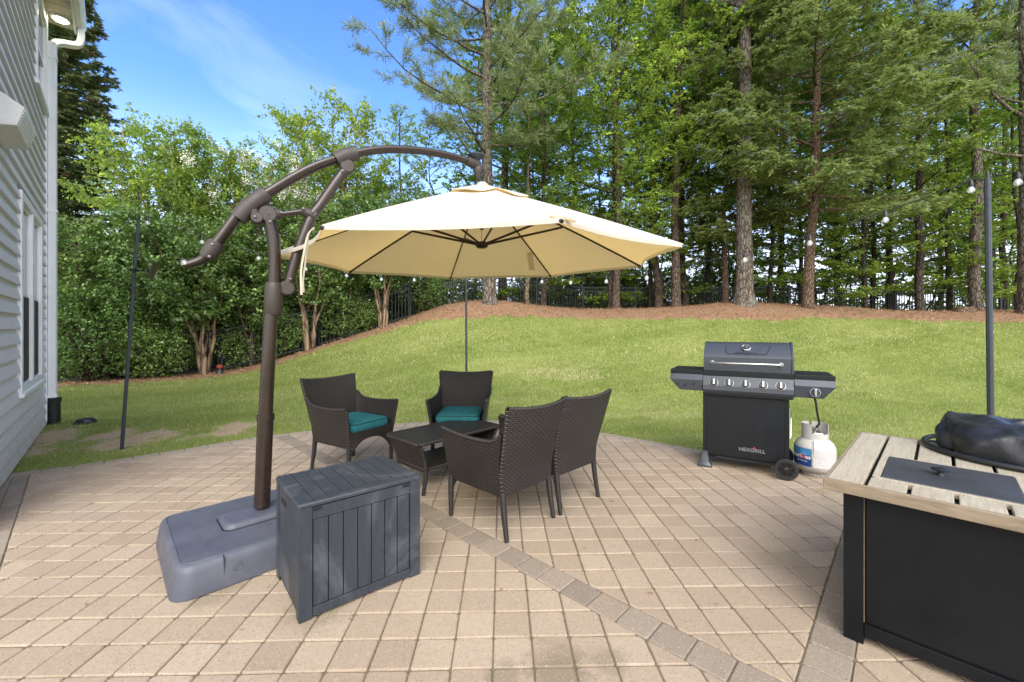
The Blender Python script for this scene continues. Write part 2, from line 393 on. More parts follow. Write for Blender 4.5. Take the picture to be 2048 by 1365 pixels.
def axis(a, b, c, d, s1, s2):
    core = np.arange(b, c, s1); lo = b - np.cumsum(s2 * 1.35 ** np.arange(40)); hi = c + np.cumsum(s2 * 1.35 ** np.arange(40)) - s2 * .2
    return np.r_[[a], lo[lo > a][::-1], core, hi[hi < d], [d]]
gx = axis(-500, -14, 26, 500, .22, .4); gy = axis(-400, -3, 20, 900, .22, .4)
GX, GY = np.meshgrid(gx, gy, indexing='ij'); GZ = height(GX, GY) - 0.012
V = np.c_[GX.ravel(), GY.ravel(), GZ.ravel()]; nx_, ny_ = len(gx), len(gy)
I = np.arange(nx_ * ny_).reshape(nx_, ny_); Q = np.c_[I[:-1, :-1].ravel(), I[1:, :-1].ravel(), I[1:, 1:].ravel(), I[:-1, 1:].ravel()]
# bare-earth patches seen beside the patio (x, y, radius)
BARE = [tuple(onz(px, py))[:2] + (r,) for px, py, r in ((262, 880, .42), (225, 868, .3), (305, 868, .28), (475, 852, .34), (455, 862, .26), (75, 880, .38), (95, 868, .35), (50, 905, .22), (590, 872, .12))]

def lawn_mat():
    t = NT('lawn_soil'); o = t.obj()
    big = t.noise(.55, 4, .6, o); mid = t.noise(3.2, 5, .65, o); fine = t.noise(70, 3, .7, t.mapping(o, (1, .6, 1)))
    c = t.mix(t.mr(big, .35, .65), (0.205, 0.250, 0.058), (0.290, 0.310, 0.100)); c = t.mix(t.mr(mid, .45, .75, 0, .6), c, (0.34, 0.32, 0.17))
    c = t.mix(t.mr(fine, .35, .6, .75, 0), c, (0.048, 0.081, 0.013))
    dirt = t.mix(t.mr(t.noise(30, 5), .3, .7), (0.29, 0.205, 0.13), (0.42, 0.32, 0.21))
    nz = t.mr(t.noise(4.5, 5, .7, o), .3, .7, -.95, .95); acc = None
    for bx, by, br in BARE:
        vd = t.n('ShaderNodeVectorMath', operation='DISTANCE'); t.l(o, vd.inputs[0]); vd.inputs[1].default_value = (bx, by, 0)
        if by > 7: vd.inputs[1].default_value = (bx, by, hz1(bx, by))
        d = t.math('DIVIDE', vd.outputs['Value'], br); d = t.math('ADD', d, nz); m = t.mr(d, .75, 1.1, 1, 0)
        acc = m if acc is None else t.math('MAXIMUM', acc, m)
    c = t.mix(acc, c, dirt)
    t.color(c); t.set(Roughness=.95); t.p.inputs['Specular IOR Level'].default_value = .1; t.bump(fine, .02, .6); return t.m
M['lawn'] = lawn_mat()
ground = np_mesh('lawn', V, Q, M['lawn'], smooth=True); tag(ground, kind='structure')

# pine-straw bed: from the near edge line back to beyond the fence
EDGE = [(-12.5, 8.6), (-11.2, 8.9), (-10.1, 9.2), (-8.8, 10.1), (-7.07, 11.2), (-5.55, 12.0), (-3.86, 12.6), (-2.7, 13.0), (-.3, 13.0), (1.5, 13.15), (4.5, 13.0), (8, 12.9), (12, 12.9), (16, 12.7), (21, 12.8), (30, 13)]
ES = [(p.x, p.y) for p in smooth_path([Vector((a, b, 0)) for a, b in EDGE], 16)]
rb = random.Random(5); nb = 26; bv = []; 
for i, (x, y) in enumerate(ES):
    w = .10 * math.sin(i * .7) + .08 * math.sin(i * 1.9 + 1) + rb.uniform(-.06, .06)
    dx, dy = (-.55, .83) if x < -3 else (0, 1)
    bv += [(x + dx * (w + 6.5 * (j / nb) ** 1.25), y + dy * (w + 6.5 * (j / nb) ** 1.25)) for j in range(nb + 1)]
bv = np.array(bv); bz = height(bv[:, 0], bv[:, 1]) + .025; jr = np.random.default_rng(3); bz += jr.uniform(-.012, .018, len(bz)); bz[::nb + 1] -= .045
V = np.c_[bv, bz]; I = np.arange(len(ES) * (nb + 1)).reshape(len(ES), nb + 1); Q = np.c_[I[:-1, :-1].ravel(), I[1:, :-1].ravel(), I[1:, 1:].ravel(), I[:-1, 1:].ravel()]
def straw_mat():
    t = NT('pine_straw_mulch'); o = t.obj(); f = t.noise(55, 4, .75, t.mapping(o, (1, .5, 1)), 1.0); b = t.noise(1.3, 4, .6, o); sp = t.noise(9, 4, .7)
    c = t.mix(t.mr(f, .3, .7), (0.135, 0.070, 0.036), (0.36, 0.215, 0.120)); c = t.mix(t.mr(b, .45, .7, 0, .45), c, (0.255, 0.162, 0.102)); c = t.mix(t.mr(sp, .62, .72, 0, .6), c, (0.051, 0.030, 0.017))
    t.color(c); t.set(Roughness=.95); t.bump(f, .03, .8); return t.m
M['straw'] = straw_mat()
bed = np_mesh('mulch_bed', V, Q, M['straw'], smooth=True); tag(bed, kind='structure')
def in_bed_y(x): return np.interp(x, [p[0] for p in ES], [p[1] for p in ES])

# ------------------------------------------------------------- patio of tumbled pavers (real bevelled stones)
S = 0.159; JG = 0.0016
def clip(poly, n, c):          # keep points with n.p <= c
    o = []
    for i in range(len(poly)):
        a, b = poly[i], poly[(i+1) % len(poly)]; da, db = a.dot(n) - c, b.dot(n) - c
        if da <= 0: o.append(a)
        if (da < 0 < db) or (db < 0 < da): o.append(a + (b - a) * (da / (da - db)))
    return o
def parea(p): return abs(sum(p[i].x * p[(i+1) % len(p)].y - p[(i+1) % len(p)].x * p[i].y for i in range(len(p)))) / 2
def inset(poly, d):
    c = sum(poly, Vector((0, 0))) / len(poly); o = list(poly)
    n = len(poly)
    if sum(poly[i].x * poly[(i+1) % n].y - poly[(i+1) % n].x * poly[i].y for i in range(n)) < 0: poly = poly[::-1]; o = poly
    for i in range(n):
        a, b = poly[i], poly[(i+1) % n]; e = (b - a)
        if e.length < 1e-6: continue
        e.normalize(); nn = Vector((e.y, -e.x)); o = clip(o, nn, a.dot(nn) - d)
        if len(o) < 3: return []
    return o
def dedupe(p, eps=.004):
    o = []
    for q in p:
        if not o or (q - o[-1]).length > eps: o.append(q)
    if len(o) > 2 and (o[0] - o[-1]).length < eps: o.pop()
    return o
pv, pf, pt = [], [], []
rp = random.Random(11)
def paver(poly, tint, h=None):
    poly = dedupe(poly)
    if len(poly) < 3 or parea(poly) < 0.0006: return
    q = inset(poly, JG + rp.uniform(0, .0012))
    q = dedupe(q, .003)
    if len(q) < 3: return
    # round the corners
    r = .009; ring = []; n = len(q)
    for i in range(n):
        a, b, c = q[i-1], q[i], q[(i+1) % n]; la, lc = (a-b).length, (c-b).length
        rr = min(r * rp.uniform(.7, 1.5), la * .35, lc * .35); ring.append(b + (a-b) * (rr/la)); ring.append((b + (a-b)*(rr/la)*.3 + (c-b)*(rr/lc)*.3)); ring.append(b + (c-b) * (rr/lc))
    cen = sum(ring, Vector((0, 0))) / len(ring); z0 = rp.uniform(-.0018, .0018) if h is None else h
    tx, ty = rp.uniform(-.012, .012), rp.uniform(-.012, .012)
    base = len(pv); m = len(ring)
    for lv, (sc, z) in enumerate(((0, -.028), (0, -.0070), (.0025, -.0024), (.0075, 0.0))):
        for p in ring:
            d = (cen - p); L_ = d.length or 1; w = p + d * (min(sc, L_ * .3) / L_)
            pv.append((w.x, w.y, z + (z0 + (w - cen).x * tx + (w - cen).y * ty if lv else 0)))
    for lv in range(3):
        for k in range(m):
            k2 = (k+1) % m; pf.append((base + lv*m + k, base + lv*m + k2, base + (lv+1)*m + k2, base + (lv+1)*m + k)); pt.append(tint)
    pf.append(tuple(base + 3*m + k for k in range(m))); pt.append(tint)
nb1 = Vector((math.cos(R(46.4)), math.sin(R(46.4)))); db1 = Vector((-nb1.y, nb1.x))
nb2 = Vector((-math.sin(R(46.4)), math.cos(R(46.4)))); db2 = Vector((nb2.y, -nb2.x))
B1a, B1b = 1.648, 1.798; B2a, B2b = .150, .300; HB = -.285; HB2 = -.72
import bisect
def outer_clip(poly, inset_d):
    c = sum(poly, Vector((0, 0))) / len(poly)
    best = None
    for i in range(len(OUTS) - 1):
        a = Vector(OUTS[i]); b = Vector(OUTS[i+1]); e = b - a; L2 = e.length_squared
        if L2 < 1e-9: continue
        t = max(0, min(1, (c - a).dot(e) / L2)); d = (c - a - e * t).length
        if best is None or d < best[0]: best = (d, a, e.normalized())
    d, a, e = best
    if (c - a).dot(Vector((-e.y, e.x))) < 0 and d > .4: return poly
    nn = Vector((-e.y, e.x))
    return clip(poly, nn, a.dot(nn) - inset_d)
def inpoly_out(c):
    return c.y < np.interp(c.x, [p[0] for p in OUTS[:-6]], [p[1] for p in OUTS[:-6]]) + .2 and c.x < 5.5
def keep(side_polys):
    pass
off = Vector((onz(700 + 835/2.926, 1000 + 985/2.926).x, onz(985, 1336.6).y))
OG = (off.dot(ux), off.dot(uy))
xs = range(-46, 36); ys = range(-22, 34)
for i in xs:
    for j in ys:
        a0, b0 = OG[0] + i * S, OG[1] + j * S
        jt = lambda: rp.uniform(-.0012, .0012)
        sq = [ux * (a0 + jt()) + uy * (b0 + jt()), ux * (a0 + S + jt()) + uy * (b0 + jt()), ux * (a0 + S + jt()) + uy * (b0 + S + jt()), ux * (a0 + jt()) + uy * (b0 + S + jt())]
        c = sum(sq, Vector((0, 0))) / 4
        if c.y < -1.2 or not inpoly_out(c) or c.dot(nb1) < HB - .2 or c.length < .2: continue
        tint = rp.uniform(0, 1)
        sq = clip(sq, -nb1, -HB)
        if not sq: continue
        sq = outer_clip(sq, .118)
        if not sq: continue
        pieces = []
        lo = clip(sq, nb1, B1a); hi = clip(sq, -nb1, -B1b)
        for q in (lo, hi):
            if len(q) < 3: continue
            # second diagonal band only exists beyond the first
            p1 = clip(q, -nb2, -B2b); p2 = clip(q, nb2, B2a)
            if q is lo: pieces.append(q)
            else: pieces += [p1, p2]
        for q in pieces:
            if len(q) >= 3: paver(q, tint)
# band 1
t0 = db1.dot(onz(700 + 1555/2.926, 1000 + 705/2.926).xy)
for k in range(-24, 40):
    a = t0 + k * .153; sq = [nb1 * B1a + db1 * a, nb1 * B1b + db1 * a, nb1 * B1b + db1 * (a + .153), nb1 * B1a + db1 * (a + .153)]
    c = sum(sq, Vector((0, 0))) / 4
    if not inpoly_out(c): continue
    sq = outer_clip(sq, .118)
    if sq: paver(sq, 2 + rp.uniform(0, 1))
for k in range(0, 40):
    a = B1b + k * .153; sq = [nb2 * B2a + nb1 * a, nb2 * B2b + nb1 * a, nb2 * B2b + nb1 * (a + .153), nb2 * B2a + nb1 * (a + .153)]
    c = sum(sq, Vector((0, 0))) / 4
    if inpoly_out(c):
        sq = outer_clip(sq, .118)
        if sq: paver(sq, 2 + rp.uniform(0, 1))
# grey course along the house
for k in range(-4, 60):
    for r0, r1 in ((HB - .10, HB), (HB - .30, HB - .10)):
        a = k * .20 - 1; sq = [nb1 * r0 + db1 * a, nb1 * r1 + db1 * a, nb1 * r1 + db1 * (a + .20), nb1 * r0 + db1 * (a + .20)]
        if r1 < HB - .05: sq = [q + db1 * .1 for q in sq]
        c = sum(sq, Vector((0, 0))) / 4
        if -1 < c.y and inpoly_out(c):
            sq = outer_clip(sq, .118)
            if sq: paver(sq, 2 + rp.uniform(0, 1))
# soldier course on the curved edge
acc = 0.0; P = [Vector(p) for p in OUTS]; pts = [P[0]]
for a, b in zip(P[:-1], P[1:]):
    L_ = (b - a).length; pos = 0
    while acc + (L_ - pos) >= .205:
        pos += .205 - acc; acc = 0; pts.append(a + (b - a) * (pos / L_))
    acc += L_ - pos
for i in range(len(pts) - 1):
    def nrm(k):
        e = (pts[min(k+1, len(pts)-1)] - pts[max(k-1, 0)]).normalized(); return Vector((e.y, -e.x))
    if pts[i].x < -4.72: continue
    a, b = pts[i], pts[i+1]; sq = [a, b, b + nrm(i+1) * .118, a + nrm(i) * .118]; paver(sq, 3.2 + rp.uniform(0, .8))
me = bpy.data.meshes.new('patio'); me.from_pydata(pv, [], pf)
at_ = me.attributes.new('tint', 'FLOAT', 'FACE'); at_.data.foreach_set('value', np.array(pt, np.float32))
def paver_mat():
    t = NT('tumbled_paver'); a = t.n('ShaderNodeAttribute', attribute_name='tint').outputs['Fac']; o = t.obj()
    fr = t.math('FRACT', a); band = t.mr(a, 1.5, 1.6)
    wn_ = t.n('ShaderNodeTexWhiteNoise', noise_dimensions='1D'); t.l(a, wn_.inputs['W']); r2 = wn_.outputs['Value']
    c1 = t.mix(fr, (0.350, 0.278, 0.204), (0.415, 0.336, 0.252)); c1 = t.mix(t.mr(r2, .6, 1, 0, .5), c1, (0.285, 0.215, 0.158))
    c2 = t.mix(fr, (0.2053, 0.1746, 0.1440), (0.2926, 0.2490, 0.1971)); c2 = t.mix(t.mr(r2, .6, 1, 0, .3), c2, (0.2620, 0.1876, 0.1392))
    c = t.mix(band, c1, c2)
    c = t.mix(t.mr(a, 3.1, 3.15), c, (0.318, 0.274, 0.207))
    blo = t.noise(1.7, 5, .6, o); c = t.mix(t.mr(blo, .45, .75, 0, .28), c, (0.200, 0.152, 0.107))
    st = t.noise(7, 5, .7, o); c = t.mix(t.mr(st, .6, .8, 0, .3), c, (0.163, 0.133, 0.092))
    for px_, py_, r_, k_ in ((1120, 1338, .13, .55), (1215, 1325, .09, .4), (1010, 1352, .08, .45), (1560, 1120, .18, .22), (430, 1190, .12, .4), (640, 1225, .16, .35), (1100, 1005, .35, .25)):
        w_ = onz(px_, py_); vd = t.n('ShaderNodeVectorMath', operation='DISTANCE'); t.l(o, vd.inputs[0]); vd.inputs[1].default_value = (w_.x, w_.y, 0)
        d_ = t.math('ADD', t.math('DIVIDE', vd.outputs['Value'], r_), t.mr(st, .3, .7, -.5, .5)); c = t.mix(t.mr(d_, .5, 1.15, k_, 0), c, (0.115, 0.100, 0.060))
    agg = t.n('ShaderNodeTexVoronoi', feature='F1', Scale=170); t.l(o, agg.inputs['Vector'])
    sp = t.n('ShaderNodeSeparateColor'); t.l(agg.outputs['Color'], sp.inputs[0])
    near = t.mr(agg.outputs['Distance'], .25, .4, 1, 0)
    c = t.mix(t.math('MULTIPLY', near, t.mr(sp.outputs[0], .82, .84)), c, (0.488, 0.444, 0.385))
    c = t.mix(t.math('MULTIPLY', near, t.mr(sp.outputs[1], .90, .92)), c, (0.074, 0.056, 0.044))
    g = t.noise(420, 3, .7, o); g2 = t.noise(48, 5, .75, o); c = t.mix(t.mr(g2, .35, .65, .30, 0), c, (0.185, 0.140, 0.100)); c = t.mix(t.mr(g, .3, .7, .30, 0), c, (0.148, 0.111, 0.074))
    t.color(c); t.set(Roughness=.9); t.p.inputs['Specular IOR Level'].default_value = .25
    hs = t.math('ADD', t.math('MULTIPLY', g, .5), t.noise(90, 4, .7, o)); t.bump(hs, .0028, .7); return t.m
M['paver'] = paver_mat(); me.materials.append(M['paver'])
patio = bpy.data.objects.new('patio', me); col.objects.link(patio); tag(patio, kind='structure')
def joint_mat():
    t = NT('joint_sand'); f = t.noise(60, 4, .7); m = t.noise(2.2, 4, .6)
    c = t.mix(t.mr(f, .3, .7), (0.085, 0.066, 0.045), (0.18, 0.14, 0.095)); c = t.mix(t.mr(m, .55, .7, 0, .6), c, (0.07, 0.085, 0.03)); t.color(c); t.set(Roughness=1.0); t.bump(f, .004); return t.m
M['joint'] = joint_mat()
jp = [(-4.9, 3.2)] + OUTS + [(5.3, -3), (-.2, -3), (-4.9, 3.0)]
jv = [Vector((x, y, -.0065)) for x, y in OUTS if True]
fan = [Vector((1.0, -3.0, -.0065)), Vector((-.2, -3.0, -.0065)), Vector((-.9, -1.5, -.0065)), Vector((-5.0, 2.7, -.0065))]
js = MB(); js.add(fan + jv, [tuple([0] + [0 + k for k in (1, 2, 3)] + [4 + k for k in range(len(jv))])])
jo = js.build('joint_sand', M['joint'], smooth=None); tag(jo, kind='structure')
# ------------------------------------------------------------- house (left edge)
W0 = Vector((-4.27, 3.46, 0)); WD = Vector((-2.21, 2.31, 0)).normalized(); WN = Vector((WD.y, -WD.x, 0))   # along the wall, outward
SC = 3.05                                              # distance to the corner
HM = Matrix(((WD.x, WN.x, 0, W0.x), (WD.y, WN.y, 0, W0.y), (0, 0, 1, 0), (0, 0, 0, 1)))   # local: x along wall, y outward, z up
def siding_mat():
    t = NT('pale_grey_siding'); g = t.noise(6, 7, .65, t.mapping(t.obj(), (.6, .6, 14)), .4); b = t.noise(.8, 3)
    c = t.mix(t.mr(g, .3, .7), (0.57, 0.565, 0.60), (0.65, 0.645, 0.68)); c = t.mix(t.mr(b, .5, .8, 0, .15), c, (0.52, 0.51, 0.52)); spz = t.n('ShaderNodeSeparateXYZ'); t.l(t.obj(), spz.inputs[0]); c = t.mix(t.math('MULTIPLY', t.mr(spz.outputs[2], .05, .55, .7, 0), t.mr(t.noise(5, 6, .7), .3, .7)), c, (0.33, 0.28, 0.21)); t.color(c); t.set(Roughness=.5); t.bump(g, .0012, .5); return t.m
M['siding'] = siding_mat()
house = empty('house', W0); tag(house, 'pale grey clapboard house wall with white trim and double window at the left edge', 'house')
house.rotation_euler = (0, 0, 0)
def hb(mb, name, mat, parent=house, **k):
    for i, p in enumerate(mb.v): mb.v[i] = (HM @ p) - (W0 if parent is not None else Vector())
    o = mb.build(name, mat, parent, **k); return o
EX = 0.142; zt = 5.62
WIN = (0.83, 2.47, 0.65, 2.67); WIN2 = (1.95, 3.02, 4.22, 5.45)
sd = MB(); z = 0.02; k = 0
while z < zt:
    z2 = min(z + EX, zt)
    # Dutch-lap profile: slanted face, small curved shadow step at the bottom
    prof = [(.002, z), (.027, z), (.026, z + .012), (.013, z + .085), (.003, z + .10), (.0, z2)]
    segs = [(-1.3, SC - .04)]
    for wx0, wx1, wz0, wz1 in (WIN, WIN2):
        if z2 > wz0 - .02 and z < wz1 + .02:
            ns = []
            for a, b in segs:
                if wx0 < b and wx1 > a: ns += [(a, max(a, wx0)), (min(b, wx1), b)]
                else: ns.append((a, b))
            segs = ns
    for a, b in segs:
        if b - a > .01: sd.prism([(-.05, z), *prof, (-.05, z2)], a, b, 'x')
    z = z2; k += 1
hb(sd, 'wall_siding', M['siding'], smooth=20)
m = MB(); m.box(-1.3, SC - .01, -.35, -.06, -.3, zt); m.box(-1.3, SC - .02, -6.0, -.36, -.3, zt); hb(m, 'wall', M['siding'], smooth=None)
M['concrete'] = plain('concrete', (0.30, 0.28, 0.25), .9, var=.2, nscale=9, bump=.002, bscale=60)
m = MB(); m.box(-1.3, SC - .03, -.05, -.008, -.2, .03); hb(m, 'foundation', M['concrete'], smooth=None)
m = MB(); m.box(SC - .09, SC + .005, -.02, .030, .05, zt); m.box(SC - .02, SC + .022, -.12, .012, .05, zt); hb(m, 'corner_trim', M['white'], smooth=None)
def window(parent, x0, x1, z0, z1, n=2, screens=True):
    fr = MB(); fw = .085
    fr.box(x0, x1, -.05, .034, z0, z0 + fw); fr.box(x0, x1, -.05, .034, z1 - fw, z1); fr.box(x0, x0 + fw, -.05, .034, z0 + fw, z1 - fw); fr.box(x1 - fw, x1, -.05, .034, z0 + fw, z1 - fw)
    fr.box(x0 - .03, x1 + .03, -.01, .052, z0 - .03, z0 + .012)
    w = (x1 - x0 - fw * 2) / n
    for i in range(1, n): fr.box(x0 + fw + w * i - .05, x0 + fw + w * i + .05, -.05, .032, z0 + fw, z1 - fw)
    f = hb(fr, 'window', M['white'], parent, smooth=None, bevel=.004)
    for i in range(n):
        a = x0 + fw + w * i + (.05 if i else 0); b = x0 + fw + w * (i + 1) - (.05 if i < n - 1 else 0); zm = (z0 + z1) / 2
        sh = MB(); sw = .035
        for (c0, c1, yy) in ((z0 + fw, zm + .02, -.018), (zm - .02, z1 - fw, .002)):
            sh.box(a, b, yy - .02, yy, c0, c0 + sw); sh.box(a, b, yy - .02, yy, c1 - sw, c1); sh.box(a, a + sw, yy - .02, yy, c0 + sw, c1 - sw); sh.box(b - sw, b, yy - .02, yy, c0 + sw, c1 - sw)
        s_ = hb(sh, 'sash', M['white'], f, smooth=None)
        gl = MB(); gl.box(a + sw, b - sw, -.016, -.010, zm + .015, z1 - fw - sw); gl.box(a + sw, b - sw, -.034, -.028, z0 + fw + sw, zm - .015); g_ = hb(gl, 'glass', M['glass'], f, smooth=None)
        if screens:
            sc = MB(); sc.box(a + .012, b - .012, -.001, .004, z0 + fw + .012, zm - .022); hb(sc, 'insect_screen', M['screen'], f, smooth=None)
    return f
wf = window(house, *WIN)
window(house, *WIN2, n=1, screens=False)
# soffit, fascia, gutter, downspout, roof
EV = .27; RK = .24
m = MB(); m.box(-1.3, SC + RK, -.02, EV, zt, zt + .02)
for i in range(35): m.box(-1.3 + i * .13, -1.3 + i * .13 + .006, 0, EV - .01, zt - .004, zt + .001)
m.box(SC - .0, SC + RK, -5, -.021, zt + .001, zt + .021); sf = hb(m, 'soffit', plain('soffit_vinyl', (0.56, 0.50, 0.40), .6, var=.05), smooth=None)
m = MB(); m.box(-1.3, SC + RK + .02, EV, EV + .02, zt - .04, zt + .16); hb(m, 'fascia', M['white'], smooth=None)
gt = MB(); gt.prism([(EV + .022, zt + .01), (EV + .08, zt + .01), (EV + .12, zt + .07), (EV + .125, zt + .14), (EV + .11, zt + .14), (EV + .07, zt + .03), (EV + .022, zt + .03)], -1.3, SC + RK + .02, 'x')
gutter = hb(gt, 'gutter', M['white'], smooth=30)
rf = MB(); rf.prism([(EV + .10, zt + .15), (EV + .10, zt + .19), (-6, zt + 3.3), (-6, zt + 3.25)], -1.3, SC + RK + .05, 'x')
hb(rf, 'roof', plain('grey_shingles', (0.07, 0.068, 0.07), .9, var=.3, nscale=30, bump=.006, bscale=40), smooth=None)
ds = MB(); dx = SC - .05
path = [(dx + .20, EV + .07, zt + .02), (dx + .20, EV + .07, zt - .12), (dx + .19, EV + .03, zt - .24), (dx + .10, .14, zt - .33), (dx + .035, .08, zt - .42), (dx + .03, .075, zt - .6), (dx + .03, .075, 3.0), (dx + .03, .075, .30)]
ds.tube([path[0]] + [tuple(p) for p in smooth_path(path, 4)][1:], .052, 4, twist=PI/4, flat=1.0)
dsp = hb(ds, 'downspout', M['white'], smooth=60, bevel=.008)
m = MB()
for zz in (zt - .62, 2.9, .36): m = MB(); m.box(dx - .012, dx + .075, .03, .122, zz, zz + .035); hb(m, 'strap', M['white'], dsp, smooth=None)

lm = MB(); lx, ly = SC - .02, .15
lm.lathe([(.085, -.03), (.098, -.025), (.105, 0), (.105, .02)], 28, Matrix.Translation((lx, ly, zt - .012))); hb(lm, 'soffit_lamp', M['whiteplastic'], smooth=40)
ll = MB(); ll.lathe([(.0, -.040), (.05, -.038), (.078, -.031), (.08, -.02)], 28, Matrix.Translation((lx, ly, zt - .012))); hb(ll, 'lamp_lens', M['lamp'], smooth=40)
# louvred vent hood on the wall
vh = empty('vent_hood', HM @ Vector((-.25, 0, 3.0))); tag(vh, 'white louvered vent hood boxed out from the siding high at the left edge', 'vent hood')
def hv(mb, name, mat, **k):
    for i, p in enumerate(mb.v): mb.v[i] = (HM @ p) - vh.location
    return mb.build(name, mat, vh, **k)
v1 = MB(); v1.prism([(0.02, 2.80), (.16, 2.83), (.20, 2.98), (.02, 3.10)], -.62, -.02, 'x'); hv(v1, 'hood', M['whiteplastic'], bevel=.006, smooth=None)
v2 = MB()
for i in range(6): v2.box(-.60, -.04, .155 + i*.0068, .166 + i*.0068, 2.835 + i*.024, 2.852 + i*.024)
hv(v2, 'louver', M['white'], smooth=None, bevel=.002)
# corrugated drain elbow under the downspout, pop-up drain in the grass
dp = empty('drain_pipe', HM @ Vector((dx + .03, .075, 0))); tag(dp, 'black corrugated drain pipe standing under the white downspout at the house corner', 'drain pipe')
m = MB(); prof = []
for i in range(14): prof += [(.080, .0 + i * .021), (.080, .010 + i * .021), (.070, .0105 + i * .021), (.070, .0205 + i * .021)]
m.lathe(prof + [(.062, .30), (.055, .31)], 24); m.build('corrugated_pipe', M['blackplastic'], dp, smooth=25)
m = MB(); m.box(-.062, .062, -.062, .062, .29, .355); m.build('adapter', M['blackplastic'], dp, smooth=None, bevel=.006)
pu = empty('popup_drain', onz(171, 845)); tag(pu, 'small black domed drain cap lying in the grass near the house corner', 'drain cap')
m = MB(); m.lathe([(.10, -.02), (.105, .02), (.095, .045), (.06, .055), (0, .058)], 24); m.build('cap', M['blackplastic'], pu)
m = MB(); m.lathe([(.115, -.02), (.125, .0), (.11, .015)], 24); m.build('collar', M['rubber'], pu)

# ------------------------------------------------------------- cantilever umbrella
umb = empty('cantilever_umbrella', (-1.545, 2.57, 0)); UO = umb.location
tag(umb, 'large cream cantilever umbrella on a bronze mast over a blue-grey weighted base', 'patio umbrella')
def ub(mb, name, mat, parent=umb, **k):
    for i, p in enumerate(mb.v): mb.v[i] = p - UO
    return mb.build(name, mat, parent, **k)
M['bolt'] = plain('dull_bolt', (0.22, 0.21, 0.21), .4, .7)
BA = R(44.5); BM = Matrix.Translation(UO) @ Matrix.Rotation(BA, 4, 'Z')
def rrect(hx, hy, r, n=7, cx=0, cy=0):
    o = []
    for (sx, sy, a0) in ((1,-1,-90), (1,1,0), (-1,1,90), (-1,-1,180)):
        for k in range(n + 1):
            a = R(a0 + 90 * k / n); o.append((cx + sx*(hx-r) + r*math.cos(a), cy + sy*(hy-r) + r*math.sin(a)))
    return o
def loft(mb, levels, Mx=None, cap=True):
    n = len(levels[0][0]); v = []; f = []
    for poly, z in levels: v += [Vector((x, y, z)) for x, y in poly]
    for l in range(len(levels) - 1):
        for k in range(n): f.append((l*n+k, l*n+(k+1) % n, (l+1)*n+(k+1) % n, (l+1)*n+k))
    if cap: f.append(tuple(range(n))[::-1]); f.append(tuple((len(levels)-1)*n + k for k in range(n)))
    if Mx is not None: v = [Mx @ p for p in v]
    mb.add(v, f); return mb
b = MB(); HX, HY = .480, .425
loft(b, [(rrect(HX, HY, .085), .004), (rrect(HX, HY, .085), .015), (rrect(HX-.016, HY-.016, .08), .115), (rrect(HX-.022, HY-.022, .075), .136), (rrect(HX-.032, HY-.032, .07), .149), (rrect(HX-.046, HY-.046, .06), .154), (rrect(HX-.048, HY-.048, .058), .1505), (rrect(HX-.051, HY-.051, .056), .1505), (rrect(HX-.053, HY-.053, .055), .156)], BM)
base = ub(b, 'base', M['basegrey'], smooth=50)
b = MB(); loft(b, [(rrect(.235, .125, .05), .150), (rrect(.235, .125, .05), .166), (rrect(.222, .112, .045), .182), (rrect(.205, .095, .04), .188)], BM @ Matrix.Translation((.02, 0, 0)))
ub(b, 'mast_cover', M['basegrey'], smooth=50)
b = MB()
b.box(-.27, -.2685, -HY + .008, -HY + .05, .02, .154, BM @ Matrix.Translation((0, .0, 0)))
ub(b, 'seam', M['black'], base, smooth=None); b = MB(); loft(b, [(rrect(.243, .133, .053), .150), (rrect(.243, .133, .053), .1575)], BM @ Matrix.Translation((.02, 0, 0)))
ub(b, 'seam', M['black'], base, smooth=None); b = MB(); b.box(.15, .1515, -HY + .05, -.13, .152, .1564, BM)
ub(b, 'seam', M['black'], base, smooth=None)
b = MB(); b.lathe([(.022, -.002), (.022, .003), (.018, .0045), (.016, .003), (0, .003)], 20, BM @ Matrix.Translation((-.21, -HY + .0125, .085)) @ Matrix.Rotation(R(85), 4, 'X')); ub(b, 'drain_plug', M['basegrey'], base)
MX, MY = UO.x, UO.y; UD = Vector((-.236 - MX, 3.30 - MY, 0)).normalized()
def inplane(px, py):
    a = (px - 1024) / F; t = (a * MY - MX) / (UD.x - a * UD.y); Y = MY + t * UD.y
    return Vector((MX + t * UD.x, Y, CAMH - (py - HZ) / F * Y))
b = MB(); b.tube([inplane(524, 1012), inplane(531, 835)], .0445, 24); b.tube([inplane(531, 840), inplane(531.3, 829)], .049, 24); ub(b, 'lower_mast', M['bronze'], smooth=40)
b = MB(); b.tube([inplane(531, 835), inplane(541, 640), inplane(546, 615)], [.039, .039, .039], 24); ub(b, 'upper_mast', M['bronze'], smooth=40)
b = MB(); pth = smooth_path([inplane(547, 620), inplane(549, 569), inplane(549.5, 518), inplane(546, 474), inplane(537, 436)], 5); b.tube(pth, [.040]*len(pth), 20, flat=.85); ub(b, 'curved_mast', M['bronze'], smooth=40)
b = MB(); b.tube([inplane(546.5, 632), inplane(547, 622), inplane(548, 575), inplane(548.3, 566)], [.041, .052, .053, .046], 20); ub(b, 'mast_joint', M['bronzedull'], smooth=40, bevel=.004)
sideN = Vector((UD.y, -UD.x, 0))
def puck(c, r, w): b.tube([c - sideN * w, c - sideN * (w*.85), c + sideN * (w*.85), c + sideN * w], [r*.88, r, r, r*.88], 22)
b = MB(); puck(inplane(574, 577), .045, .030); b.tube([inplane(553, 580), inplane(574, 577)], .028, 12); ub(b, 'lower_knuckle', M['bronzedull'], smooth=40); b = MB(); puck(inplane(536, 430), .050, .036); b.tube([inplane(536, 430), inplane(562, 428)], [.040, .030], 12); ub(b, 'pivot_knuckle', M['bronzedull'], smooth=40)
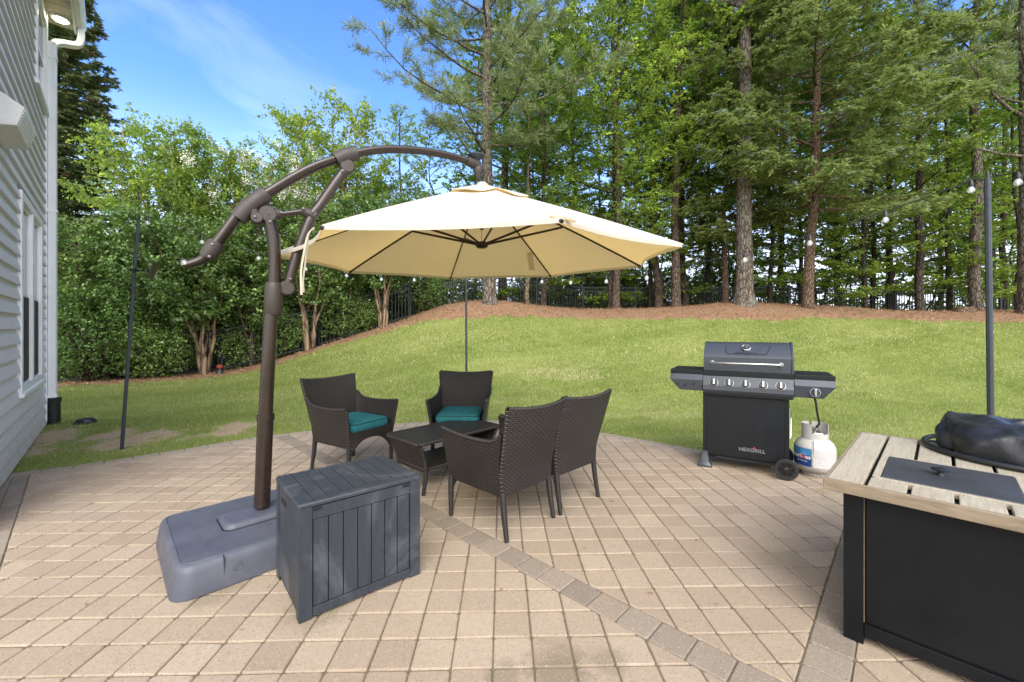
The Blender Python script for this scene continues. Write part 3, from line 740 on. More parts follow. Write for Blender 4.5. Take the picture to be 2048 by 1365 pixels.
b = MB(); pth = smooth_path([inplane(577, 568), inplane(597, 500), inplane(622, 436), inplane(640, 411), inplane(674, 362), inplane(692, 338)], 5); b.tube(pth, .0315, 18); ub(b, 'strut', M['bronze'], smooth=40)
b = MB(); b.tube([inplane(560, 429), inplane(606, 423)], .017, 12); ub(b, 'link_bar', M['bronze'], smooth=40)
b = MB(); b.tube([inplane(602, 422), inplane(632, 434)], [.030, .040], 12, flat=1.1); ub(b, 'link_clamp', M['bronzedull'], smooth=40, bevel=.004)
arm_px = [(422, 507), (427, 498), (452, 464), (479, 428), (508, 402), (533, 389), (585, 357), (630, 334), (675, 318), (711, 308), (759, 300), (807, 299.5), (856, 304), (904, 313.5), (941, 325)]
b = MB(); pth = smooth_path([inplane(*p) for p in arm_px], 4); n_ = len(pth); b.tube(pth, [.038 - .010 * i / n_ for i in range(n_)], 20, flat=.8); ub(b, 'arm', M['bronze'], smooth=40)
b = MB(); b.tube(smooth_path([inplane(475, 438), inplane(500, 412), inplane(533, 388)], 4), .050, 18, flat=.9); b.tube([inplane(500, 412), inplane(512, 434)], .036, 14); puck(inplane(514, 438), .034, .042); ub(b, 'arm_sleeve', M['bronzedull'], smooth=40)
b = MB(); b.tube(smooth_path([inplane(671, 321), inplane(690, 313), inplane(713, 307)], 4), .049, 18, flat=.9); puck(inplane(694, 334), .046, .032); ub(b, 'arm_bracket', M['bronzedull'], smooth=40)
b = MB(); b.tube([inplane(434, 486), inplane(421, 505), inplane(412, 516)], [.046, .048, .040], 16); ub(b, 'handle_collar', M['bronzedull'], smooth=40)
b = MB(); pth = smooth_path([inplane(418, 510), inplane(405, 519), inplane(388, 526), inplane(370, 531)], 4); b.tube(pth, [.036, .034, .031, .028, .027, .026, .025, .025, .024, .024, .024, .023, .022][:len(pth)], 14); hd = ub(b, 'handle', M['bronze'], smooth=40)
b = MB(); b.tube([inplane(372, 530), inplane(369, 524)], [.024, .020], 14); b.lathe([(0, 0), (.018, .004), (.018, .012), (0, .02)], 12, Matrix.Translation(inplane(369, 526)))
ub(b, 'handle_tip', M['bolt'], hd, smooth=40)
b = MB()
for p in ((511, 437), (541, 447), (563, 429), (606, 421), (625, 427), (684, 346), (581, 560), (547.5, 590), (427, 492), (421, 516)):
    c = inplane(*p); b = MB()
    d = (Vector((0, 0, CAMH)) - c).normalized(); q = c + sideN * .045 if sideN.dot(d) > 0 else c - sideN * .045
    b.lathe([(0, -.010), (.007, -.009), (.009, 0), (.007, .004), (0, .006)], 12, Matrix.Translation(q) @ sideN.to_track_quat('Z', 'Y').to_matrix().to_4x4())
    ub(b, 'bolt', M['bolt'], smooth=50)
HC = Vector((-.236, 3.30, 0)); hubp = inplane(952, 328)
b = MB(); b.tube([inplane(934, 322), inplane(952, 330), inplane(958, 334)], [.036, .040, .030], 16)
b.lathe([(.012, -.135), (.020, -.125), (.026, -.10), (.034, -.075), (.040, -.05), (.036, -.03), (.022, -.01), (.022, .02)], 20, Matrix.Translation(inplane(956, 328)))
ub(b, 'arm_hub', M['bronzedull'], smooth=40)
b = MB(); b.lathe([(.016, -.02), (.020, .0), (.030, .012), (.062, .030), (.066, .038), (.060, .048), (.03, .055), (0, .057)], 24, Matrix.Translation(inplane(951.5, 322))); ub(b, 'hub_cap', M['greymetal'], smooth=40)
# canopy
CX, CY, CZ, CPH, CR, TA, TB = -0.236, 3.298, 1.846, 4.37, 1.48, .0115, .0318
APEX = 2.43
def rimv(i, s=1.0):
    a = R(-112.5 + 45 * i - CPH); x = CR * s * math.cos(a); y = CR * s * math.sin(a); return x, y
def cpt(i, t, s):          # t 0 at the apex, 1 at the rim; s along the rim from rib i to i+1
    x0, y0 = rimv(i); x1, y1 = rimv(i + 1); q = 4 * s * (1 - s); sc = 1 - .055 * q * t
    x = (x0 * (1 - s) + x1 * s) * t * sc; y = (y0 * (1 - s) + y1 * s) * t * sc
    rr = t
    z = APEX - (APEX - CZ) * (rr * .90 + .10 * rr * rr) - .012 * q * math.sin(PI * t) * 1.2
    return Vector((CX + x, CY + y, z + (TA * x + TB * y) * 1.0))
def panels(t0, t1, ns, nt, th, lift=0.0, wave=0.0):
    v = []; f = []
    cols = 8 * ns
    for side in (0, 1):
        for j in range(nt + 1):
            t = t0 + (t1 - t0) * j / nt
            for c in range(cols):
                i, s = divmod(c, ns); p = cpt(i, t, s / ns)
                w = wave * math.sin(c / ns * 2 * PI) * (j / nt)
                v.append(p + Vector((0, 0, lift + w - (th if side else 0))))
    n1 = (nt + 1) * cols
    for j in range(nt):
        for c in range(cols):
            c2 = (c + 1) % cols; a, b_, c_, d = j*cols+c, (j+1)*cols+c, (j+1)*cols+c2, j*cols+c2
            f.append((a, b_, c_, d)); f.append((n1+a, n1+d, n1+c_, n1+b_))
    for c in range(cols):
        c2 = (c + 1) % cols; f.append((nt*cols+c, n1+nt*cols+c, n1+nt*cols+c2, nt*cols+c2)); f.append((c, c2, n1+c2, n1+c))
    return v, f
v, f = panels(.035, 1.0, 10, 16, .003); mb = MB(); mb.add(v, f); canopy = ub(mb, 'canopy', M['canopy'], smooth=30)
v, f = panels(.012, .27, 8, 6, .003, .022, .008); mb = MB(); mb.add(v, f); mb.lathe([(.045, 0), (.05, .008), (.03, .03), (.012, .035)], 16, Matrix.Translation((CX, CY, APEX + .0))); ub(mb, 'canopy_vent', M['canopy'], canopy, smooth=35)
# a hem strip hanging under each rim edge
hem = MB()
for i in range(8):
    hem.sheet(lambda u, w, i=i: cpt(i, 1.0 - .0 * w, u) + Vector((0, 0, -.002 - .022 * w)), 10, 1, .004)
ub(hem, 'hem', M['canopy'], canopy, smooth=35)
low = Vector((-.24, 3.29, CAMH + (658 - 490) / F * 3.29))
for i in range(8):
    mb = MB(); pts = [cpt(i, t, 0.0) + Vector((0, 0, -.016)) for t in (.05, .25, .45, .65, .85, .985)]; mb.tube(pts, .0085, 8, flat=.8)
    rb_ = ub(mb, 'rib', M['rib'], smooth=40)
    mb = MB(); e = cpt(i, .985, 0) + Vector((0, 0, -.016)); mb.tube([e, e + (e - pts[4]).normalized() * .035], [.012, .009], 8); ub(mb, 'rib_tip', M['blackplastic'], rb_)
    mb = MB(); e = cpt(i, .47, 0) + Vector((0, 0, -.026)); d = (e - low); d.z = 0; d.normalize(); mb.tube([low + d * .035 + Vector((0, 0, .005)), e], .0095, 8, flat=.7); ub(mb, 'stretcher', M['rib'], smooth=40)
mb = MB(); mb.lathe([(.0, -.028), (.03, -.027), (.050, -.014), (.052, .012), (.040, .020), (0, .021)], 24, Matrix.Translation(low)); ub(mb, 'runner', M['rib'], smooth=40)
mb = MB(); mb.tube([low + Vector((0, 0, .12)), low + Vector((0, 0, .21))], .017, 14); mb.tube([low + Vector((0, 0, .02)), low + Vector((0, 0, .13))], .0018, 6); mb.tube([low + Vector((0, 0, .2)), Vector((CX, CY, APEX + .02))], .014, 12); ub(mb, 'centre_rod', M['rib'], smooth=40)
# tie strap at the near-left corner
e = cpt(0, .985, .0); e = Vector(at(628, 455, e.y * .985))
mb = MB(); sp_ = [e, at(616, 470, e.y), at(608, 505, e.y), at(602, 545, e.y), at(603, 590, e.y)]
pp = smooth_path(sp_, 4); mb.sheet(lambda u, w: pp[min(int(u * (len(pp) - 1) + .5), len(pp) - 1)] + Vector((.0042 * (w - .5) * 2, .003 * (w - .5), 0)), len(pp) - 1, 1, .003)
sp2 = [at(616, 470, e.y), at(611, 520, e.y + .02), at(606, 560, e.y + .02), at(607, 585, e.y + .02)]; pq = smooth_path(sp2, 4)
mb.sheet(lambda u, w: pq[min(int(u * (len(pq) - 1) + .5), len(pq) - 1)] + Vector((.004 * (w - .5) * 2, .002, 0)), len(pq) - 1, 1, .003)
ub(mb, 'tie_strap', M['strapcloth'], canopy, smooth=40)
sl = cpt(4, .72, -.0) if False else cpt(3, .74, 0.0)
mb = MB(); k0 = at(1059, 505, 4.2); k1 = at(1064, 541, 4.2); mb.sheet(lambda u, w: k0.lerp(k1, u) + Vector((.028 * (w - .5) * 2, 0, 0)), 4, 1, .004); ub(mb, 'closing_strap', M['canopy'], canopy, smooth=40)
mb = MB(); c_ = at(1131, 437, cpt(1, .985, 0).y); mb.tube([c_ + Vector((-.07, .0, .014)), c_ + Vector((.0, 0, .004)), c_ + Vector((.05, .02, -.005))], [.012, .014, .010], 8); ub(mb, 'corner_pocket', M['canopy'], canopy)

# ------------------------------------------------------------- storage box
bx = empty('storage_box', (-.862, 2.188, 0), R(40)); tag(bx, 'dark blue-grey plastic deck storage box with plank pattern beside the umbrella base', 'deck box')
L2, D2, H2 = .292, .235, .525
mb = MB(); mb.box(-L2 + .012, L2 - .012, -D2 + .012, D2 - .012, .006, H2 - .03); bd = mb.build('body', M['black'], bx, smooth=None)
mb = MB()
def planks(face, a0, a1, n, z0, z1, sgn, off):
    w = (a1 - a0) / n
    for i in range(n):
        x0, x1 = a0 + i*w + .0022, a0 + (i+1)*w - .0022
        if face == 'y': mb.box(x0, x1, min(sgn*off, sgn*(off+.009)), max(sgn*off, sgn*(off+.009)), z0, z1)
        else: mb.box(min(sgn*off, sgn*(off+.009)), max(sgn*off, sgn*(off+.009)), x0, x1, z0, z1)
for s_ in (-1, 1):
    planks('y', -L2 + .058, L2 - .058, 7, 0.055, H2 - .083, s_, D2 - .0125)
    planks('x', -D2 + .050, D2 - .050, 5, 0.035, H2 - .026, s_, L2 - .0125)
mb.build('plank', M['deckbox'], bd, smooth=None, bevel=.0015)
mb = MB()
for sx in (-1, 1):
    for sy in (-1, 1):
        x0, x1 = sorted((sx * (L2 - .055), sx * (L2 + .001))); y0, y1 = sorted((sy * (D2 - .010), sy * (D2 + .001))); mb.box(x0, x1, y0, y1, .004, H2 - .021)
        x0, x1 = sorted((sx * (L2 - .010), sx * (L2 + .0008))); y0, y1 = sorted((sy * (D2 - .047), sy * (D2 - .0105))); mb.box(x0, x1, y0, y1, .004, H2 - .021)
for sy in (-1, 1):
    y0, y1 = sorted((sy * (D2 - .010), sy * (D2 - .0005)))
    mb.box(-L2 + .0565, L2 - .0565, y0, y1, .012, .052); mb.box(-L2 + .0565, L2 - .0565, y0, y1, H2 - .080, H2 - .026)
mb.build('frame', M['deckbox'], bd, smooth=None, bevel=.0018)
mb = MB(); loft(mb, [(rrect(L2 + .004, D2 + .004, .006, 2), H2 - .019), (rrect(L2 + .004, D2 + .004, .006, 2), H2 - .008), (rrect(L2 - .002, D2 - .002, .006, 2), H2)]); lid = mb.build('lid', M['deckbox'], bx, smooth=20)
mb = MB(); n = 7; w = (2 * L2 - .13) / n
for i in range(n + 1): mb.box(-L2 + .065 + i*w - .0018, -L2 + .065 + i*w + .0018, -D2 + .045 if 0 < i < n else -D2 + .004, D2 - .045 if 0 < i < n else D2 - .004, H2 - .004, H2 + .0006)
for sy in (-1, 1): mb.box(-L2 + .067, L2 - .067, sy * (D2 - .046) - .0009, sy * (D2 - .046) + .0009, H2 - .004, H2 + .0004)
mb.build('groove', M['black'], lid, smooth=None)
mb = MB()
for x in (-L2 + .078, L2 - .078): mb.box(x - .018, x + .018, -D2 - .0022, -D2 + .02, H2 - .042, H2 - .028)
mb.box(-L2 - .0016, -L2 + .02, .03, .12, H2 - .095, H2 - .075)
mb.build('handle_slot', M['black'], bd, smooth=None)

# ------------------------------------------------------------- wicker chairs
def make_chair():
    root = empty('wicker_chair')
    W = M['wicker']
    def hw(z): return .225 + (z - .28) * .112         # half width of the flaring back
    def back(u, v):
        z = .275 + v * .555; q = (2*u - 1); h = hw(z) if z < .62 else hw(.62) + (z - .62) * .12
        y = -.245 - max(0, z - .42) * .26 - .035 * (1 - q*q) * v; z += .022 * (q*q) * v * v - .004
        return Vector((q * h, y, z))
    m = MB(); m.sheet(back, 12, 14, .024, .54, .56)
    m.tube([back(i / 12, 1.0) for i in range(13)], .0145, 8)
    m.tube([back(0, i / 8) for i in range(9)], .014, 8); m.tube([back(1, i / 8) for i in range(9)], .014, 8); m.build('backrest', W, root, smooth=50)
    for s in (-1, 1):
        def side(u, v, s=s):     # u front->back, v bottom->top
            yf = .25 + .035 * v; yb = -.245 - max(0, (.275 + v * .34) - .42) * .26 + .004
            y = yf + (yb - yf) * u; top = .628 - .022 * math.sin(PI * min(1, u * 1.0)) + max(0, u - .82) ** 2 * 1.6
            z = .275 + v * (top - .275); h = .232 + .052 * v - .008 * u
            return Vector((s * h, y, z))
        m = MB(); m.sheet(side, 12, 8, .024, .5, .35); m.tube([side(i / 12, 1.0) for i in range(13)], .0155, 8); m.tube([side(0, i / 6) for i in range(7)], .014, 8); m.tube([side(i / 6, 0) for i in range(7)], .012, 8)
        m.build('armrest', W, root, smooth=50)
    def front(u, v):
        q = 2*u - 1; zb = .335 - .15 * abs(q) ** 2.6; z = zb + v * (.405 - zb); return Vector((q * .236, .252 + .012 * v, z))
    m = MB(); m.sheet(front, 16, 4, .022, .48, .13); m.tube([front(i / 16, 0) for i in range(17)], .010, 6); m.build('apron', W, root, smooth=50)
    m = MB(); m.sheet(lambda u, v: Vector(((2*u - 1) * .225, -.25 + .5 * v, .372)), 2, 2, .03, .46, .5); m.build('seat', W, root, smooth=None)
    for sx in (-1, 1):
        m = MB(); m.tube([(sx*.236, .252, .30), (sx*.236, .254, .15), (sx*.234, .256, .0)], [.021, .019, .0145], 10); m.build('leg', M['wickerleg'], root)
        m = MB(); m.tube([(sx*.222, -.240, .30), (sx*.224, -.258, .15), (sx*.228, -.285, .0)], [.022, .019, .0145], 10); m.build('leg', M['wickerleg'], root)
    return root
def make_cushion():
    o = MB(); hx, hy = .212, .235; lv = []
    for z, d, r in ((0, .018, .05), (.010, .003, .045), (.045, -.003, .045), (.078, .004, .045), (.090, .016, .05), (.097, .045, .06), (.101, .09, .07)): lv.append((rrect(hx - d, hy - d, r, 5), z))
    loft(o, lv); root = o.build('seat_cushion', M['teal'], None, smooth=60)
    for z in (.010, .080):
        p = MB(); ring = [Vector((x, y, z)) for x, y in rrect(hx - .002, hy - .002, .045, 5)]; p.tube(ring + [ring[0]], .0045, 6, caps=False); p.build('piping', M['tealtrim'], root, smooth=60)
    return root
chairs = [
    ((-1.495, 3.895), -31, 'brown wicker armchair with teal cushion on the left, nearest the umbrella mast'),
    ((-.52, 4.24), -92, 'brown wicker armchair with teal cushion at the patio edge facing the camera'),
    ((-.078, 2.885), 136, 'brown wicker armchair turned away, standing nearest the camera behind the deck box'),
    ((.305, 3.255), 134, 'brown wicker armchair turned away, farther of the two touching side by side')]
ch0 = make_chair()
for i, ((x, y), ang, lab) in enumerate(chairs):
    c = ch0 if i == 0 else copy_tree(ch0)
    c.location = (x, y, .002); c.scale = (1, 1, .975); c.rotation_euler = (0, 0, R(ang - 90)); tag(c, lab, 'armchair', 'wicker armchairs around the low table')
cu0 = make_cushion()
for i, lab in enumerate(('teal seat cushion on the left wicker armchair', 'teal seat cushion on the wicker armchair that faces the camera')):
    c = cu0 if i == 0 else copy_tree(cu0); (x, y), ang, _ = chairs[i]; d = Vector((math.cos(R(ang)), math.sin(R(ang)), 0))
    c.location = Vector((x, y, .382)) + d * .028; c.rotation_euler = (0, 0, R(ang - 90)); tag(c, lab, 'cushion', 'teal seat cushions')
# coffee table
ct = empty('coffee_table', (-.584, 3.647, 0), R(47)); tag(ct, 'low brown wicker coffee table with a lower shelf standing between the armchairs', 'coffee table')
m = MB(); m.sheet(lambda u, v: Vector(((2*u-1)*.44, (2*v-1)*.235, .408)), 2, 2, .026, .9, .46)
rg = [Vector((x, y, .408)) for x, y in rrect(.437, .232, .03, 4)]; m.tube(rg + [rg[0]], .017, 8, caps=False); m.build('table_top', M['wicker'], ct, smooth=40)
m = MB(); m.sheet(lambda u, v: Vector(((2*u-1)*.35, (2*v-1)*.195, .19)), 2, 2, .02, .7, .39)
rg = [Vector((x, y, .19)) for x, y in rrect(.35, .195, .02, 3)]; m.tube(rg + [rg[0]], .012, 8, caps=False); m.build('shelf', M['wicker'], ct, smooth=40)
for s in (-1, 1):
    def endp(u, v, s=s): return Vector((s * (.345 + .075 * v ** 1.8), (2*u-1) * (.197 + .028 * v ** 1.5), .165 + v * .235))
    m = MB(); m.sheet(endp, 6, 8, .02, .42, .26); m.tube([endp(0, i/6) for i in range(7)], .015, 8); m.tube([endp(1, i/6) for i in range(7)], .015, 8); m.build('end_panel', M['wicker'], ct, smooth=50)
    for sy in (-1, 1):
        m = MB(); m.tube([(s*.345, sy*.197, .20), (s*.350, sy*.197, .12), (s*.372, sy*.20, 0)], [.018, .017, .0145], 10); m.build('leg', M['wickerleg'], ct)
# ------------------------------------------------------------- gas grill
gr = empty('gas_grill', (2.118, 3.755, 0), R(-30)); tag(gr, 'black five-burner gas grill with closed lid on a wheeled cart at the lawn edge', 'gas grill')
LX0, LX1 = -.356, .361
def lidprof(y0):
    return [(y0, .905), (y0, 1.035), (y0 + .012, 1.052), (y0 + .125, 1.150), (y0 + .16, 1.166), (y0 + .25, 1.172), (y0 + .33, 1.160), (y0 + .385, 1.125), (y0 + .415, 1.07), (y0 + .42, 1.0), (y0 + .42, .905)]
m = MB(); m.prism(lidprof(.02)[::-1], LX0 + .02, LX1 - .015, 'x'); lid = m.build('lid', M['grillgrey'], gr, smooth=25, bevel=.004)
for x in (LX0 + .004, LX1 - .016): m = MB(); m.prism([(p[0] + (.0 if i else -.004), p[1]) for i, p in enumerate([(a - .004 if a < .2 else a + .004, b + (.006 if b > 1.1 else 0)) for a, b in lidprof(.02)])][::-1], x, x + .018, 'x'); m.build('lid_side', M['grillgrey'], lid, smooth=25, bevel=.004)
m = MB(); hp = smooth_path([(-.275, .014, .985), (-.275, -.03, .985), (-.262, -.048, .985), (.255, -.048, .985), (.268, -.03, .985), (.268, .014, .985)], 3); m.tube([(-.275, .016, .985), (-.275, -.035, .985), (-.262, -.048, .985), (0, -.048, .985), (.255, -.048, .985), (.268, -.035, .985), (.268, .016, .985)], .0105, 14)
for x in (-.275, .268): m.cyl((x, .02, .985), (x, .008, .985), .018, n=16)
m.build('lid_handle', M['steel'], lid, smooth=50)
nrm = Vector((0, -.098, .113)).normalized(); pc = Vector((.0, .105, 1.115)) + nrm * .012
TM = Matrix.Translation(pc) @ Matrix(((1, 0, 0, 0), (0, .755, nrm.y, 0), (0, .656, nrm.z, 0), (0, 0, 0, 1)))
m = MB(); m.lathe([(.036, -.012), (.038, .006), (.034, .010), (.031, .006)], 28, TM); th = m.build('thermometer', M['chrome'], lid, smooth=40)
m = MB(); m.lathe([(0, .0062), (.031, .006), (.031, .003), (0, .003)][::-1], 28, TM); m.build('dial', M['blackplastic'], th, smooth=40)
m = MB(); m.box(-.003, .003, -.004, .022, .0065, .008, TM @ Matrix.Rotation(R(-40), 4, 'Z'))
for k in range(7): m.box(-.0012, .0012, .022, .028, .0065, .0078, TM @ Matrix.Rotation(R(-120 + 40 * k), 4, 'Z'))
m.lathe([(.007, .006), (.006, .011), (0, .012)], 12, TM); m.build('needle', M['steel'], th, smooth=None)
PM = Matrix.Translation(Vector((0, .082, 1.0965)) + nrm * .0105) @ Matrix(((1, 0, 0, 0), (0, .755, nrm.y, 0), (0, .656, nrm.z, 0), (0, 0, 0, 1)))
m = MB(); ol = [(-.165, .062), (-.165, -.035), (-.15, -.05), (.15, -.05), (.165, -.035), (.195, .062)]
m.tube([PM @ Vector((a, b_, 0)) for a, b_ in ol], .0022, 6); m.build('badge_outline', M['grillblack'], lid)
bez_text('NEXGRILL', .034, .0006, M['grillblack'], 'lid_badge', lid, PM @ Matrix.Translation((0, -.034, .0005)), spacing=1.3)
# firebox, shelves, control panel
m = MB(); m.box(LX0 + .03, LX1 - .03, .045, .42, .74, .9); m.build('firebox', M['grillblack'], gr, smooth=None)
m = MB(); m.box(LX0, LX1, -.004, .44, .862, .9045); m.build('frame_rail', M['grillblack'], gr, smooth=None, bevel=.003)
pan = [(0, .862), (-.045, .775), (-.048, .735), (-.030, .705), (.02, .705), (.02, .862)]
m = MB(); m.prism(pan, LX0 + .002, LX1 - .002, 'x'); cp = m.build('control_panel', M['grillgrey'], gr, smooth=20, bevel=.003)
m = MB(); m.box(LX0 + .01, LX1 - .01, -.031, -.0, .688, .7045); m.build('lower_trim', M['grillblack'], cp, smooth=None)
kn = Vector((0, -.089, .045)).normalized()
def knob(x, y, z, parent, s=1.0, nv=kn):
    nv = nv.normalized(); up = Vector((0, 0, 1)) - nv * nv.z; up.normalize(); rt = up.cross(nv)
    T = Matrix(((rt.x, up.x, nv.x, x), (rt.y, up.y, nv.y, y), (rt.z, up.z, nv.z, z), (0, 0, 0, 1)))
    s *= 1.12; k = MB(); k.lathe([(.036*s, 0), (.037*s, .004), (.034*s, .007), (.032*s, .007)], 26, T); kb = k.build('knob', M['knob'], parent, smooth=35)
    k = MB(); k.lathe([(.031*s, .004), (.030*s, .018), (.027*s, .021), (0, .022)], 26, T); k.build('knob_body', M['blackplastic'], kb, smooth=35)
    k = MB(); k.box(-.0085*s, .0085*s, -.027*s, .027*s, .018, .036, T); k.build('knob_grip', M['knob'], kb, smooth=None, bevel=.005)
for x in (-.262, -.135, -.005, .130, .262): knob(x, -.028, .800, cp)
for s in (-1, 1):
    x0, x1 = (-.645, LX0 - .001) if s < 0 else (LX1 + .001, .645)
    m = MB(); m.box(x0, x1, -.002, .43, .868, .905); sh = m.build('side_shelf', M['grillblack'], gr, smooth=None, bevel=.003)
    m = MB(); xo = x0 if s < 0 else x1; xi = x1 if s < 0 else x0; dd = .085 * -s
    pts = [(xi, 0, .866), (xo, 0, .866), (xo, -.034, .815), (xi, -.034, .815), (xo + dd, -.026, .715), (xi, -.026, .715), (xi, .02, .715), (xo + dd, .02, .715), (xi, .02, .866), (xo, .02, .866), (xo, .02, .815)]
    F_ = [(0, 1, 2, 3), (3, 2, 4, 5), (5, 4, 7, 6), (1, 9, 10, 2), (2, 10, 7, 4), (8, 6, 7, 10, 9), (0, 8, 9, 1), (0, 3, 5, 6, 8)]
    if s > 0: F_ = [q[::-1] for q in F_]
    m.add(pts, F_); ap = m.build('shelf_apron', M['grillgrey'], sh, smooth=20, bevel=.002)
    m = MB(); m.box(min(xo + dd * .0, xo), max(xo, xo) + .004, .03, .42, .815, .867); m.build('shelf_end', M['grillblack'], sh, smooth=None)
    if s > 0: knob(.505, -.030, .765, ap, .95, Vector((0, -1, .1)))
    else:
        m = MB()
        for hx_, hz_ in ((-.58, .765), (-.51, .762), (-.43, .776)): m.tube([(hx_, -.03, hz_), (hx_, -.046, hz_), (hx_ + .004, -.05, hz_ + .014)], .0045, 8)
        m.build('tool_hook', M['blackmetal'], ap, smooth=50)
# cart
m = MB(); m.box(-.322, .292, .0, .016, .125, .682); dr = m.build('front_panel', M['grillblack'], gr, smooth=None, bevel=.003)
m = MB(); m.box(-.318, .288, -.0006, .001, .41, .4112); m.build('panel_crease', M['black'], dr, smooth=None)
M['logo'] = plain('grey_logo_paint', (0.17, 0.17, 0.18), .5); M['logored'] = plain('red_logo_paint', (0.42, 0.03, 0.02), .5)
TX = Matrix.Translation((.045, -.0006, .205)) @ Matrix.Rotation(R(90), 4, 'X')
bez_text('NEXGRiLL', .044, .0008, M['logo'], 'logo', dr, TX, bold=.0008, spacing=1.05)
m = MB(); m.add([Vector((.058, -.0015, .222)), Vector((.072, -.0015, .222)), Vector((.070, -.0015, .236)), Vector((.060, -.0015, .243)), Vector((.062, -.0015, .234))], [(0, 1, 2, 3, 4)]); m.build('logo_flame', M['logored'], dr, smooth=None)
for x0, x1, y0 in ((-.356, -.324, 0), (.294, .326, 0), (-.356, -.324, .40), (.310, .345, .40)):
    m = MB(); m.box(x0, x1, y0, y0 + .035, .10, .705); m.build('leg', M['grillblack'], gr, smooth=None, bevel=.003)
for y0 in (.0175, .4175):
    m = MB(); c0 = -.340; loft(m, [(rrect(.062, .05, .008, 2, c0, y0), 0), (rrect(.062, .05, .008, 2, c0, y0), .018), (rrect(.040, .036, .006, 2, c0, y0), .045), (rrect(.026, .026, .006, 2, c0, y0), .15)]); m.build('foot', M['grillgrey'], gr, smooth=25)
m = MB(); m.box(-.35, .33, .03, .40, .105, .125); m.build('bottom_shelf', M['grillblack'], gr, smooth=None)
m = MB(); m.tube([(.31, -.03, .088), (.31, .46, .088)], .008, 10); m.build('axle', M['blackmetal'], gr)
for yy in (-.045, .435):
    WM = Matrix.Translation((.30, yy, .090)) @ Matrix.Rotation(R(90), 4, 'X')
    m = MB(); m.lathe([(.064, -.018), (.086, -.019), (.090, -.012), (.090, .012), (.086, .019), (.064, .018), (.064, -.018)], 36, WM); wh = m.build('wheel', M['rubber'], gr, smooth=35)
    m = MB(); m.lathe([(.056, -.013), (.065, -.014), (.065, .014), (.056, .013), (.056, -.013)], 36, WM); m.lathe([(.020, -.017), (.020, .018), (.013, .022), (0, .022)], 20, WM)
    for k in range(6): m.box(-.007, .007, .015, .058, -.010, .012, WM @ Matrix.Rotation(R(60 * k), 4, 'Z'))
    m.lathe([(.0, -.004), (.058, -.004), (.058, 0), (0, 0)], 24, WM)
    m.build('hub', M['blackplastic'], wh, smooth=35)
# white heat shield strip and match holder seen at the right side of the cart
m = MB(); m.box(.333, .337, .08, .12, .33, .60); m.build('label_strip', M['whiteplastic'], gr, smooth=None)
m = MB(); m.tube(smooth_path([(.34, .30, .60), (.352, .20, .52), (.345, .12, .36), (.34, .10, .33)], 4), .003, 6); m.build('lighter_chain', M['steel'], gr)
# hose
def gl(p): return gr.matrix_world.inverted() @ p
bpy.context.view_layer.update()
TC = Vector((2.71, 3.715, 0)); TR = .154
valve = TC + Vector((.02, -.03, .375))
hs = [Vector((.50, .06, .74)), Vector((.515, .04, .68)), Vector((.53, .07, .58)), Vector((.55, .13, .48)), gl(valve) + Vector((-.02, -.0, .05)), gl(valve)]
m = MB(); m.tube(smooth_path(hs, 6), .0085, 10); m.build('gas_hose', M['rubber'], gr, smooth=60)
# ------------------------------------------------------------- propane tank
tk = empty('propane_tank', TC, R(6)); tag(tk, 'white propane tank with blue label connected by a black hose beside the grill', 'propane tank')
prof = [(.06, .028), (.11, .035), (.140, .055), (.152, .085), (TR, .12), (TR, .165), (TR + .0015, .168), (TR + .0015, .174), (TR, .177), (TR, .235), (.150, .262), (.135, .292), (.105, .318), (.060, .334), (.03, .338), (0, .338)]
m = MB(); m.lathe(prof, 48); m.build('tank_body', M['tank'], tk, smooth=40)
m = MB(); m.lathe([(.098, .0), (.102, .004), (.102, .040), (.096, .040), (.096, .0), (.098, 0)], 40); m.build('foot_ring', plain('worn_ring', (.30, .29, .26), .6, var=.35, nscale=25), tk, smooth=40)
cm = MB(); n = 40
for a0, a1, z1 in ((150, 215, .455), (-40, 60, .455), (75, 140, .455), (215, 320, .375)):
    cm.sheet(lambda u, v, a0=a0, a1=a1, z1=z1: Vector((.098 * math.cos(R(a0 + (a1-a0)*u)), .098 * math.sin(R(a0 + (a1-a0)*u)), .318 + (z1 - .318) * v)), 10, 4, .004)
cm.build('collar', M['tank'], tk, smooth=40)
m = MB(); m.cyl((0, 0, .33), (0, 0, .40), .018, n=12); m.cyl((0, 0, .395), (0, 0, .42), .030, n=12); m.cyl((-.03, -.02, .365), (.03, -.05, .365), .014, n=10); m.build('valve', M['steel'], tk, smooth=40)
M['blue'] = plain('label_blue', (0.012, 0.045, 0.19), .4, var=.25, nscale=8); M['lblue'] = plain('label_light_blue', (0.05, 0.20, 0.42), .4, var=.4, nscale=14)
M['lwhite'] = plain('label_white', (0.50, 0.49, 0.485), .45, var=.05); M['lred'] = plain('label_red', (0.55, 0.03, 0.02), .4); M['ltext'] = plain('label_text_grey', (0.40, 0.33, 0.34), .5, var=.3, nscale=60)
def wrap(a_deg, z, r=TR):           # map flat text onto the cylinder: x along the circumference
    def f(co): a = R(a_deg) + co.x / r; return Vector(((r + .002 + co.z) * math.cos(a), (r + .002 + co.z) * math.sin(a), z + co.y))
    return f
def patch(a0, a1, z0, z1, mat, name, dr=.0015, parent=tk):
    m = MB(); m.sheet(lambda u, v: Vector(((TR + dr) * math.cos(R(a0 + (a1-a0)*u)), (TR + dr) * math.sin(R(a0 + (a1-a0)*u)), z0 + (z1-z0)*v)), 16, 1, .001); return m.build(name, mat, parent, smooth=40)
lb = patch(146, 220, .098, .252, M['blue'], 'brand_label'); patch(146, 219, .196, .251, M['lblue'], 'label_sky', .0022, lb)
